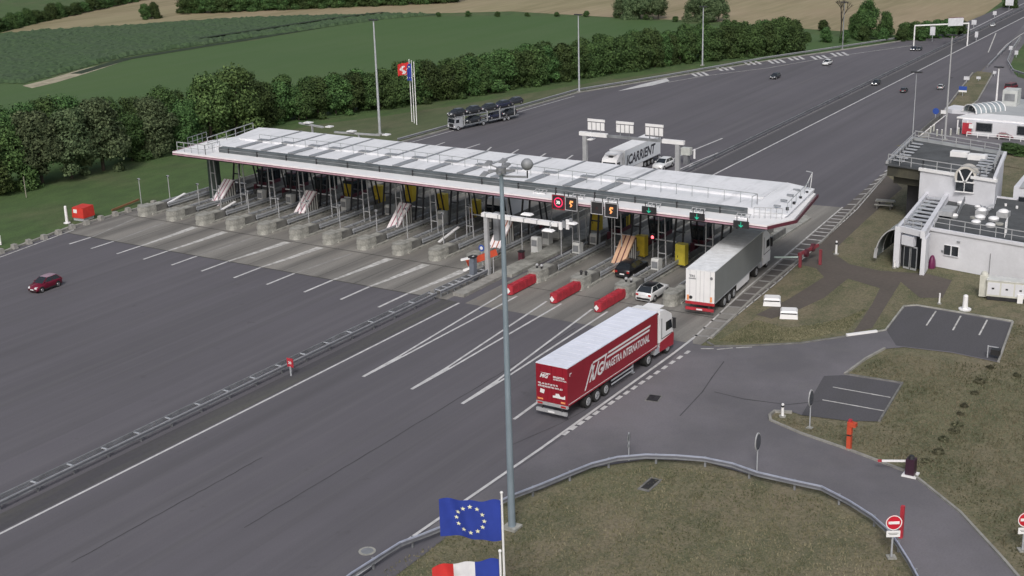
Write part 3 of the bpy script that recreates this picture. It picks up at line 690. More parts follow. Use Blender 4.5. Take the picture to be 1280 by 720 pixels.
# pale raised beams lying on two islands
for (u, v, l_) in ((212, 261, 'pale sloping height beam on the leftmost island'), (275, 272, 'pale sloping height beam beside the first striped stair cover'), (556, 306, 'pale rubble coloured beam end on the island left of the gantry')):
    x, y = G(u, v); b = MB(); b.bar((x-1, y, .55), (x+2.6, y, 1.25), .3, .1, white); b.bar((x, y, 0), (x, y, .7), .1, .1, galvd); b.bar((x+2, y, 0), (x+2, y, 1.1), .1, .1, galvd)
    b.build('height_beam', label=l_, category='beam')

# barrier arms
ba = None
for i, y in enumerate(ISL):
    if i in (3, 5): continue
    lab = 'white toll barrier arm lowered across the lane, ' + (f'{ordn[10-i]} lane from the far left' if i < 11 else ['beside the speed limit sign lane', 'left of the tan stair cover', 'ahead of the black car', 'ahead of the bright yellow cabinet'][i-11])
    if ba is None:
        ba = thing('toll_barrier', lab, 'barrier', (116.2, y, 0), group='lowered toll barriers')
        b = MB(); b.box(-.2, .2, -.2, .2, .2, 1.15, maroon); b.build('housing', ba)
        b = MB(); b.box(-.05, .05, -2.8, -.15, .95, 1.07, white); b.build('arm', ba)
    else: dup(ba, (116.2, y, 0), label=lab)

# overhead lane signs on the canopy front
signframe = mat('sign_frame_grey', (.45, .45, .48), .5)
def lane_sign(u, v, kind, lab, w_=1.15, h_=1.15, post=None):
    x = 105.0; d = fw + rt*((u-640)/F_PX) - up*((v-360)/F_PX); t_ = 104.8/d.x; y = d.y*t_; z = CAM_H+d.z*t_
    t = thing('lane_sign', lab, 'sign', (104.8, y, z), group='lane signs hanging from the canopy edge')
    b = MB(); b.box(0, .14, -w_/2, w_/2, -h_/2, h_/2, blackp); 
    for a in (0, 1): b.bar((.3, (a-.5)*w_*.7, h_/2-.1), (.3, (a-.5)*w_*.7, h_/2+.3), .06, .06, darks)
    b.build('panel', t)
    f = lambda tx, ty: (-.012, -tx, ty)
    if kind != 'green':
        b = MB()
        fm = redpaint if kind == '30' else signframe
        for s_ in (-1, 1): b.box(-.02, 0, s_*(w_/2-.03)-.03, s_*(w_/2-.03)+.03, -h_/2, h_/2, fm); b.box(-.02, 0, -w_/2+.06, w_/2-.06, s_*(h_/2-.03)-.03, s_*(h_/2-.03)+.03, fm)
        b.build('border', t)
    b = MB()
    if kind == '30':
        em = mat('sign_red_glow', (.9, .03, .12), .5, emit=.5, var=.02); n = 28; vs = []
        for i in range(n):
            a = 2*math.pi*i/n; vs += [(-.012, math.cos(a)*.48, math.sin(a)*.48), (-.012, math.cos(a)*.37, math.sin(a)*.37)]
        b.add(vs, [(2*i, 2*i+1, (2*i+3) % (2*n), (2*i+2) % (2*n)) for i in range(n)], em)
        b.text('30', .42, lambda tx, ty: (-.012, .245-tx, ty-.145), mat('sign_digit', (.75, .75, .72), .5, emit=.5, var=.02), bold=.015)
    elif kind == 'amber':
        em = mat('sign_amber_glow', (1, .36, .12), .5, emit=.6, var=.02)
        b.add([f(*p) for p in ((-.12, .3), (.2, .3), (.2, .12), (-.02, .12), (-.02, .02), (.14, -.1), (-.02, -.32), (-.16, -.3), (-.04, -.12), (-.2, .02))], [tuple(range(9, -1, -1))], em)
    elif kind == 'green':
        em = mat('sign_green_glow', (.02, .5, .32), .5, emit=.15, var=.02)
        b.add([f(*p) for p in ((-.03, .27), (.03, .27), (.03, -.08), (.2, 0), (.2, -.07), (0, -.25), (-.2, -.07), (-.2, 0), (-.03, -.08))], [tuple(range(8, -1, -1))], em)
    else:
        b.text('X', .4, lambda tx, ty: (-.012, .15-tx, ty-.15), mat('unlit_lamps', (.08, .02, .02), .6))
    b.build('symbol', t)
lane_sign(698, 253, '30', 'round red speed limit 30 sign under the canopy edge', 1.35, 1.35)
lane_sign(714, 255, 'amber', 'black sign with orange arrow next to the speed limit 30 sign', 1.3, 1.3)
lane_sign(746, 260, 'off', 'unlit dark lane sign between the two orange arrow signs', 1.25, 1.2)
lane_sign(764, 263, 'amber', 'black sign with orange arrow, the right one of two', 1.35, 1.35)
lane_sign(811, 263, 'green', 'green down arrow sign above the black car lane', 1.4, .62)
lane_sign(871, 271, 'green', 'green down arrow sign, middle of the three', 1.4, .62)
lane_sign(926, 281, 'green', 'green down arrow sign above the white lorry', 1.4, .62)
# red signal lamp
x, y = G(816, 330)
t = thing('signal_lamp', 'glowing red signal light on a thin pole right of the tan stair cover', 'signal', (x, y, 0))
b = MB(); b.tube((0, 0, 0), (0, 0, 2.9), .05, .05, steel_l, 8); b.build('pole', t)
b = MB(); b.box(-.1, .12, -.2, .2, 2.35, 3.0, blackp); b.build('housing', t)
b = MB(); b.ball((-.12, 0, 2.7), .05, .15, .15, mat('signal_red', (1, .12, .14), .4, emit=3, var=.02)); b.build('lens', t)
for i, (u, v) in enumerate(((733, 306), (765, 322), (663, 300), (690, 292), (722, 300))):
    x, y = G(u, v); b = MB(); b.tube((x, y, 0), (x, y, 5.0), .06, .05, steel_l, 8)
    b.build('slim_pole', label=['slim pale pole under the speed limit sign group, left of the arrow sign', 'slim pale pole below the right orange arrow sign', 'slim pole behind the gantry beam', 'slim pole at the right end of the gantry beam', 'slim pole left of the unlit lane sign'][i], category='pole')

# crash cushions: red water-filled barrels with white diamond
cc = None
for i, (y, x0) in enumerate(((62.3, 97.2), (57.6, 97.0), (53.0, 96.7))):
    lab = ['red crash cushion closest to the near mast', 'red crash cushion in the middle of the three', 'red crash cushion beside the red lorry'][i]
    if cc is None:
        cc = thing('crash_cushion', lab, 'crash cushion', (x0, y, 0), group='red crash cushions before the toll islands')
        b = MB()
        for k in range(5):
            a = .86*k; b.prism([(a, -.36), (a+.84, -.36), (a+.84, .36), (a, .36)], .12, .82, redm); b.box(a+.05, a+.79, -.3, .3, .82, .9, redm)
        b.box(-.1, 4.3, -.25, .25, .02, .12, blackp); b.build('body', cc)
        b = MB(); b.tube((-.12, 0, .1), (-.12, 0, .9), .36, .36, redm, 12); b.build('front_barrel', cc)
        b = MB(); b.add([(-.5, 0, .2), (-.5, -.24, .48), (-.5, 0, .76), (-.5, .24, .48)], [(0, 1, 2, 3)], white); b.build('diamond_plate', cc)
    else: dup(cc, (x0, y, 0), label=lab)
    for s_ in (-.25, .25):
        b = MB(); b.tube((102.2, y+s_, 1.12), (102.2, y+s_, 1.3), .1, .1, blackp, 8); b.ball((102.2, y+s_, 1.42), .15, .15, .13, steel_l if i != 1 else blackp)
        b.build('beacon', label=('left' if s_ > 0 else 'right')+[' small beacon on the nose behind the red cushion near the mast', ' dark beacon on the nose behind the middle red cushion', ' pale beacon on the nose behind the red cushion by the lorry'][i], category='beacon')

# small camera gantry over the first right-hand lanes
gx = 101.1; t = thing('camera_gantry', 'small white camera gantry beside the near mast', 'gantry', (gx, 67.3, 0))
b = MB(); b.box(-.17, .17, -.2, .2, 0, 5.75, steel_l); b.box(-.35, .35, -.35, .35, 0, .1, concd); b.build('post', t)
b = MB(); b.box(1.6, 2.1, -.3, .3, 3.0, 5.7, galvd); b.build('cabinet', t)
b = MB(); b.box(-.25, .25, -7.8, .4, 5.75, 6.1, white)
for k in range(6): b.box(-.27, .27, -1.4*k-.12, -1.4*k, 5.73, 6.12, steel_l)
b.build('beam', t)
for (yy, xx, zz) in ((-4.3, .3, 6.35), (-7.2, -.8, 5.45), (-9.0, .2, 6.1)):
    b = MB(); b.hexa([(xx-.35, yy-.55, zz), (xx+.35, yy-.55, zz), (xx+.35, yy+.55, zz), (xx-.35, yy+.55, zz)], [(xx-.2, yy-.4, zz+.16), (xx+.2, yy-.4, zz+.16), (xx+.2, yy+.4, zz+.16), (xx-.2, yy+.4, zz+.16)], white); b.bar((xx, yy, zz), (xx*.3, yy, 5.9), .06, .06, steel_l); b.build('lamp_head', t)
b = MB()
for k in range(4): b.box(-.5+.2*k, -.35+.2*k, -8.4-.25*k, -8.1-.25*k, 5.6+.15*(k % 2), 6.3+.1*k, galvd if k % 2 else white)
b.build('camera_cluster', t)
# orange arrow board, litter column and blue round sign at the median end
x, y = G(600, 345)
t = thing('arrow_board', 'orange red slanted direction board at the foot of the white gantry', 'sign', (x, y, 0))
b = MB(); b.bar((-.8, .9, 1.35), (1.2, -1.2, 2.2), .08, .62, orange); b.build('board', t)
b = MB(); b.tube((-.5, .6, 0), (-.5, .6, 1.4), .05, .05, white, 8); b.tube((1.0, -.9, 0), (1.0, -.9, 2.0), .05, .05, steel_l, 8); b.build('leg', t)
x, y = G(603, 335); t = thing('round_sign', 'small round blue sign with a white centre at the median nose', 'sign', (x, y, 0))
b = MB(); b.tube((0, 0, 0), (0, 0, 1.9), .04, .04, galv, 8); b.build('pole', t)
b = MB(); b.tube((-.05, 0, 2.0), (-.02, 0, 2.0), .33, .33, mat('sign_blue', (.03, .08, .35), .5), 18); b.tube((-.07, 0, 2.0), (-.051, 0, 2.0), .17, .17, white, 14); b.build('disc', t)
x, y = G(592, 350); t = thing('control_column', 'grey control column with pale camera heads at the median nose', 'column', (x, y, 0))
b = MB(); b.box(-.28, .28, -.25, .25, 0, 2.2, mat('slate_blue', (.14, .16, .2), .5)); b.build('column', t)
b = MB(); b.bar((-.1, -.2, 2.3), (-.3, 1.1, 1.9), .25, .2, white); b.bar((-.1, .2, 1.2), (-.3, .9, .9), .25, .2, white); b.box(-.35, .35, -.3, .3, 2.2, 2.35, darks); b.build('camera_heads', t)
x, y = G(652, 327); b = MB(); b.box(x-.25, x+.25, y-.22, y+.22, 0, 1.0, maroon); b.box(x-.3, x+.3, y-.27, y+.27, 1.0, 1.1, darks); b.build('waste_bin', label='small dark maroon bin at the foot of the thin post right of the mast', category='bin')

# gantry with three sign backs on the far side
t = thing('sign_gantry', 'grey gantry behind the canopy carrying the backs of three lane signs', 'gantry', (137.7, 71, 0))
for yy in (6.2, -5.9):
    b = MB(); b.box(-.2, .2, yy-.25, yy+.25, 0, 5.8, steel_l); b.build('post', t)
b = MB(); b.box(-.22, .22, 3.2, 6.9, 5.8, 6.25, white); b.box(-.22, .22, -6.7, -4.0, 5.8, 6.25, white); b.box(-.15, .15, -4.0, 3.2, 5.85, 6.15, galvd); b.build('beam', t)
for k, yy in enumerate((4.7, 0.9, -2.9)):
    b = MB()
    b.box(0, .12, yy-1.15, yy+1.15, 7.55, 7.85, white)
    b.box(.02, .1, yy-1.2, yy+1.2, 6.4, 7.55, mat('sign_back_dark', (.12, .12, .14), .6))
    for j in range(4): b.box(-.02, .02, yy-1.12+.58*j, yy-1.12+.58*j+.48, 6.55, 7.45, white)
    b.bar((.05, yy-.6, 5.9), (.05, yy-.6, 6.5), .1, .1, galvd); b.bar((.05, yy+.6, 5.9), (.05, yy+.6, 6.5), .1, .1, galvd)
    b.build('sign_panel', t)
b = MB(); b.box(-.6, .5, 5.0, 5.6, 5.4, 5.52, white); b.bar((0, 5.3, 5.5), (0, 5.3, 5.8), .06, .06, galvd); b.build('lamp_head', t)
x, y = G(858, 205); b = MB(); b.box(x-.3, x+.3, y-.3, y+.3, 0, 1.2, galvd); b.box(x-.4, x+.4, y-.6, y+.6, 1.2, 2.1, mat('pale_box', (.5, .52, .5), .6)); b.box(x-.1, x+.1, y-1.2, y-1.0, .8, 2.0, white)
b.build('roadside_cabinet', label='pale roadside cabinet to the right of the far gantry post', category='cabinet')
# second tiny gantry behind the left of the canopy
for (a, c_, lab) in (((381, 155), (404, 159), 'small pale lamp beam standing behind the left part of the canopy'), ((431, 166), (475, 169), 'low pale beam on the grass at the foot of the far left mast')):
    h = 6.2 if a[0] == 381 else 5.5
    p0 = G(*a, h); p1 = G(*c_, h); t = thing('lamp_beam', lab, 'lamp', (*p0, 0)); dx, dy = p1[0]-p0[0], p1[1]-p0[1]
    b = MB(); b.bar((-dx*.3, -dy*.3, h), (dx, dy, h), .25, .2, steel_l); b.build('beam', t)
    b = MB(); b.bar((dx*.4, dy*.4, 0), (dx*.4, dy*.4, h), .2, .2, steel_l); b.build('post', t)
    b = MB(); b.box(dx-.4, dx+.4, dy-1.4, dy-.6, h+.1, h+.22, white); b.box(-.4+dx*.2, .4+dx*.2, dy*.2-.5, dy*.2+.5, h+.2, h+.32, white); b.build('lamp_head', t)

# ================================================================ MASTS
def mast(u, v, h, r, lab, head='flood', m_=None, base=None):
    x, y = base or G(u, v); t = thing('light_mast', lab, 'mast', (x, y, 0)); m_ = m_ or mastm
    b = MB(); b.tube((0, 0, 0), (0, 0, h), r, r*.5, m_, 16); b.build('pole', t)
    b = MB(); b.box(-r*2, r*2, -r*2, r*2, 0, .15, concm); b.build('footing', t)
    if head == 'flood':
        k = r/.35
        b = MB(); b.tube((0, 0, h-.25), (0, 0, h+.1), .34*k+.05, .34*k+.05, galvd, 12); b.bar((-1.2*k, -.6*k, h-.1), (1.0*k, .6*k, h-.1), .12, .12, galvd); b.bar((-.5*k, 1*k, h-.1), (.5*k, -1*k, h-.1), .12, .12, galvd); b.build('head_frame', t)
        for (ax, ay, az) in ((-.2, 1.15, .35), (.9, .35, .4), (-1.2, .9, -.35), (.5, -.2, .15)):
            b = MB(); c = Vector((ax*k, ay*k, h+az*k)); b.hexa([c+Vector(q)*k for q in ((-.35, -.3, -.05), (.3, -.3, .12), (.3, .3, .12), (-.35, .3, -.05))], [c+Vector(q)*k for q in ((-.25, -.22, .1), (.25, -.22, .28), (.25, .22, .28), (-.25, .22, .1))], galvd); b.bar((0, 0, h), c, .06, .06, galvd); b.build('floodlight', t)
    else:
        b = MB(); b.box(-.25, .25, -.7, .7, h-.02, h+.12, darks); b.build('lamp_head', t)
    return t
mm = mast(640, 660, 21.6, .225, 'tall blue grey light mast in the foreground beside the flags')
b = MB(); b.tube((.25, -1.5, 21.2), (.25, -1.5, 21.6), .04, .04, darks, 8); b.ball((.25, -1.5, 21.95), .33, .33, .33, galvd); b.bar((0, 0, 21.2), (.25, -1.5, 21.25), .1, .1, galvd); b.build('dome_camera', mm)
mast(475, 168, 16.2, .2, 'pale light mast on the grass behind the left of the canopy', 'small', galv)
mast(724, 115, 12.6, .16, 'light mast before the dark hedge, middle of three', 'small', galv)
mast(878, 82, 10.6, .15, 'light mast before the right end of the dark hedge', 'small', galv)
mast(1053, 62, 9.0, .12, 'thin dark mast beside the far bare tree', 'small', galvd)
mast(1181, 175, 13.8, .14, 'slim pale mast in front of the far station building', 'small', steel_l)
mast(1140, 181, 9.5, .07, 'very thin pole behind the flat roofed control building', 'small', galv)
mast(1245, 130, 5.5, .16, 'stout white post beside the blue lorry at the station', 'small', white)

# ================================================================ RAILS
rail_d = mat('rail_groove_shade', (.13, .135, .16), .6)  # shade of the rail profile put into the colour of its middle strip
rail_b = mat('bluish_galvanised', (.42, .45, .56), .45, .25)
def guardrail(pts, lab, step=4., w2=False, dbl=False, h=.75, m1=None):
    galv_ = m1 or galv
    t = thing('guardrail', lab, 'guardrail', (*pts[0], 0)); o = Vector(pts[0]); P = [Vector(p)-o for p in pts]
    b = MB()
    b.wall(P, .09, h-.32, h-.24, galvd); b.wall(P, .05, h-.24, h-.09, rail_d); b.wall(P, .09, h-.09, h, galv_); b.build('beam', t)  # profile shading done by colour: bright top strip, dark middle, dull bottom
    # posts walked along the path
    acc = 0; nxt = .2; k = 0; pm = MB()
    posts = []
    for a, c in zip(P[:-1], P[1:]):
        L = (c-a).length
        while nxt <= acc+L:
            q = a.lerp(c, (nxt-acc)/L); d = (c-a).normalized(); posts.append((q, d)); nxt += step
        acc += L
    for q, d in posts[:95]:
        b = MB(); n_ = Vector((-d.y, d.x)); c = q+n_*.14
        b.bar((c.x, c.y, 0), (c.x, c.y, h-.02), .12, .1, galvd); b.bar((c.x, c.y, h-.15), (q.x, q.y, h-.15), .14, .16, galvd); b.build('post', t)
    if dbl:
        b = MB(); Q = [p+Vector((0, .75)) for p in P]; b.wall(Q, .06, h-.3, h-.18, galvd); b.wall(Q, .07, h-.12, h, galvd)
        for q, d in posts: b.bar((q.x, q.y, h-.08), (q.x, q.y+.75, h-.08), .12, .06, galv)
        b.build('rear_beam', t)
    return t
gp = px([(420, 731), (440, 716), (500, 678), (530, 667), (560, 655), (600, 637), (640, 619), (679, 604), (710, 591), (740, 579), (772, 571), (807, 568), (845, 569), (880, 572), (915, 579), (946, 590), (985, 599), (1027, 608), (1060, 625), (1090, 644), (1108, 660), (1122, 678), (1136, 700), (1148, 722), (1158, 750)], .7)
guardrail(gp, 'long curved steel guardrail around the foreground lawn', 3.1, m1=rail_b)
guardrail([(20, 67.4), (50, 67.55), (93, 67.5)], 'double steel guardrail along the near median left of the toll islands', 2.9, dbl=True, h=.66, m1=mat('worn_rail_steel', (.33, .34, .37), .55, .2))
guardrail([(93.5, 67.4), (101.5, 67.2)], 'short steel guardrail at the median nose before the gantry', 1.0, dbl=True, h=.7)
guardrail([(138, 68.4), (323, 69.4), (430, 70.3)], 'median guardrail running away behind the toll canopy', 6, h=.7, m1=galvd)
guardrail([(148, 112.9), (174, 111.1), (194, 110.1), (214, 102.8), (239, 95), (262, 85.5), (277, 79.5), (308, 77)], 'low guardrail along the left road edge below the dark hedge', 4, h=.5)
guardrail([(243, 55.6), (275, 58.8), (262, 46)][:2], 'short guardrail beside the grass island', 4)
guardrail(px([(1275, 50), (1264, 66), (1259, 80), (1266, 92), (1290, 100)]), 'curved guardrail round the grass corner near the station', 3)
# white edge blocks on the left kerb
bl = None
for k, (u, v) in enumerate(((2, 317), (19, 311), (37, 305), (56, 299), (74, 293), (91, 286), (109, 281), (127, 275), (145, 270), (161, 265), (177, 261), (193, 256))):
    x, y = G(u, v)
    if bl is None:
        bm_ = MB(); bm_.hexa([(-.3, -.3, 0), (.3, -.3, 0), (.3, .3, 0), (-.3, .3, 0)], [(-.22, -.25, .5), (.22, -.25, .5), (.22, .25, .5), (-.22, .25, .5)], kerbm)
        bl = bm_.build('edge_block', label='one of the pale concrete blocks in the row along the left kerb', category='concrete block', group='pale blocks along the left kerb'); bl.location = (x, y+.1, 0)
    else:
        c = bl.copy(); COL.objects.link(c); c.location = (x, y+.1, 0); c.rotation_euler = (0, 0, random.uniform(-.15, .15))

# ================================================================ VEHICLES
paints = {}
def paint(name, c, rough=.28): return mat('car_paint_'+name, c, rough, .15, var=.03, spec=.6)
def wheel(parent, x, y, r, w_, rim=True, rm=None):
    s_ = 1 if y > 0 else -1
    b = MB(); b.tube((x, y-s_*w_, r), (x, y, r), r, r, black, 18); o = b.build('wheel', parent)
    if rim:
        b = MB(); b.tube((x, y-s_*.02, r), (x, y+s_*.02, r), r*.64, r*.58, rm or rimm, 14); b.tube((x, y+s_*.02, r), (x, y+s_*.03, r), r*.2, r*.2, galvd, 8)
        for a in range(5): q = 2*math.pi*a/5; b.box(x+math.cos(q)*r*.38-.03, x+math.cos(q)*r*.38+.03, min(y, y+s_*.025), max(y, y+s_*.025), r+math.sin(q)*r*.38-.03, r+math.sin(q)*r*.38+.03, darks)
        b.build('rim', o)
def car(lab, cat, loc, rz, pm, L=4.2, W=1.78, H=1.5, roofm=None, style='hatch', lights=False, grp=None, name='car', sc=1.):
    t = thing(name, lab, cat, loc, rz, grp); t.scale = (sc, sc, sc)
    hw = W/2; zb = .95*H/1.5
    # stations: x fraction, z of the shoulder, z of centre top, half-width factor
    S = {'hatch': [(-.5, .62, .70, .86), (-.485, zb-.02, zb, .93), (-.40, zb+.02, zb+.04, .985), (.02, zb, zb+.03, 1), (.20, zb-.03, zb+.02, .99), (.36, zb-.14, zb-.05, .97), (.46, zb-.26, zb-.19, .9), (.5, .55, .6, .8)],
         'suv': [(-.5, .7, .75, .9), (-.49, zb+.02, zb+.04, .95), (-.4, zb+.05, zb+.06, 1), (.05, zb+.03, zb+.05, 1), (.22, zb, zb+.05, 1), (.4, zb-.08, zb, .97), (.48, zb-.2, zb-.14, .9), (.5, .6, .65, .84)],
         'van': [(-.5, .7, .75, .94), (-.495, zb, zb, .97), (-.4, zb, zb, 1), (.05, zb, zb, 1), (.3, zb, zb, 1), (.42, zb-.1, zb-.02, .97), (.49, zb-.3, zb-.24, .9), (.5, .6, .65, .84)]}[style]
    b = MB(); vs = []; n = 9; cl = .24
    for fx, zs, zt, fwid in S:
        x = fx*L; w_ = hw*fwid
        ring = [(-w_*.9, cl), (-w_, cl+.16), (-w_, zs-.18), (-w_*.95, zs), (0, zt), (w_*.95, zs), (w_, zs-.18), (w_, cl+.16), (w_*.9, cl)]
        vs += [(x, yy, max(zz, cl)) for yy, zz in ring]
    fs = []
    for i in range(len(S)-1):
        for j in range(n-1): fs.append((i*n+j, i*n+j+1, (i+1)*n+j+1, (i+1)*n+j))
        fs.append((i*n+n-1, i*n, (i+1)*n, (i+1)*n+n-1))
    b.add(vs, fs, pm, True); m_ = len(S)-1
    b.add(vs[:n], [tuple(range(n-1, -1, -1))], pm); b.add(vs[m_*n:], [tuple(range(n))], pm)
    # cabin
    xb0, xb1, xt0, xt1 = {'hatch': (-.475, .27, -.33, .03), 'suv': (-.485, .25, -.33, .04), 'van': (-.49, .36, -.47, .24)}[style]
    x0, x1, x2, x3 = xb0*L, xb1*L, xt0*L, xt1*L; wb_, wt = hw*.95, hw*.72 if style != 'van' else hw*.88; zt = H-.05; zbb = zb-.02
    bot = [(x0, -wb_, zbb), (x1, -wb_*.96, zbb), (x1, wb_*.96, zbb), (x0, wb_, zbb)]; top = [(x2, -wt, zt), (x3, -wt*.97, zt), (x3, wt*.97, zt), (x2, wt, zt)]
    b.hexa(bot, top, pm)
    # bumpers / sills
    b.box(-L*.505, -L*.49, -hw*.8, hw*.8, .3, .52, blackp); b.box(L*.49, L*.507, -hw*.72, hw*.72, .28, .45, blackp)
    b.box(-L*.28, L*.28, -hw*1.0, -hw*.97, .22, .36, blackp); b.box(-L*.28, L*.28, hw*.97, hw*1.0, .22, .36, blackp)
    for ax in (-.31, .32):
        for s_ in (-1, 1): b.tube((ax*L, s_*hw*.9, .34), (ax*L, s_*hw*1.004, .34), .4, .4, blackp, 18)
    b.build('body', t)
    b = MB(); rm_ = roofm or pm
    vs = []; nr_ = 7
    for i in range(nr_+1):
        q = i/nr_; x = x2-.04+(x3-x2+.1)*q; hz_ = zt-.01+.075*math.sin(math.pi*(.12+.8*q))
        for yy, k in ((-1.0, 0), (-.86, .65), (-.45, .95), (0, 1), (.45, .95), (.86, .65), (1.0, 0)): vs.append((x, yy*wt*1.0, zt-.01+(hz_-zt+.01)*k))
    b.add(vs, [(i*7+j, (i+1)*7+j, (i+1)*7+j+1, i*7+j+1) for i in range(nr_) for j in range(6)], rm_, True); b.build('roof', t)
    B_ = [Vector(p) for p in bot]; T_ = [Vector(p) for p in top]
    def win(nm, a, c, d, e, i0=.04, i1=.96, j0=.05, j1=.97):
        q = lambda u, v: (a.lerp(c, u)).lerp(e.lerp(d, u), v)
        P4 = [q(i0, j0), q(i1, j0), q(i1, j1), q(i0, j1)]; nn = (P4[1]-P4[0]).cross(P4[3]-P4[0]).normalized()*.012
        cen = sum(P4, Vector())/4
        if nn.dot(cen-Vector((0, 0, cen.z))) < 0: nn = -nn
        return [p+nn for p in P4]
    b = MB(); b.add(win('w', B_[1], B_[2], T_[2], T_[1]), [(0, 1, 2, 3)], glass); b.build('windscreen', t)
    b = MB(); b.add(win('w', B_[3], B_[0], T_[0], T_[3]), [(0, 1, 2, 3)], glass); b.build('rear_window', t)
    for (a, c, d, e) in ((B_[0], B_[1], T_[1], T_[0]), (B_[2], B_[3], T_[3], T_[2])):
        b = MB(); b.add(win('w', a, c, d, e, .06, .5, .08, .93), [(0, 1, 2, 3)], glass); b.add(win('w', a, c, d, e, .525, .95, .08, .93), [(0, 1, 2, 3)], glass); b.build('side_window', t)
    for s_ in (-1, 1):
        b = MB(); hl = mat('headlamp_lit', (.9, .9, .88), .3, emit=1.5, var=.02) if lights else mat('headlamp', (.6, .62, .65), .2, spec=.8)
        b.hexa([(L*.44, s_*hw*.62-.14, .60), (L*.5+.012, s_*hw*.58-.14, .58), (L*.5+.012, s_*hw*.58+.14, .58), (L*.44, s_*hw*.66+.16, .60)], [(L*.43, s_*hw*.62-.12, .78), (L*.48, s_*hw*.6-.12, .76), (L*.48, s_*hw*.6+.12, .76), (L*.43, s_*hw*.66+.15, .78)], hl); b.build('headlight', t)
        b = MB(); b.box(-L*.5-.015, -L*.46, s_*hw*.74-.14, s_*hw*.74+.14, .72, .92, mat('taillamp', (.4, .02, .02), .3)); b.build('taillight', t)
        b = MB(); b.box(L*.13, L*.16, s_*(hw+.02), s_*(hw+.17), zb, zb+.14, pm) if s_ > 0 else b.box(L*.13, L*.16, -hw-.17, -hw-.02, zb, zb+.14, pm); b.build('wing_mirror', t)
    b = MB(); b.box(-L*.5-.03, -L*.5, -.26, .26, .52, .64, white); b.box(L*.507, L*.507+.02, -.26, .26, .42, .53, white); b.build('number_plate', t)
    for ax in (-.31, .32):
        for s_ in (-1, 1): wheel(t, ax*L, s_*hw*1.02, .33, .2)
    return t

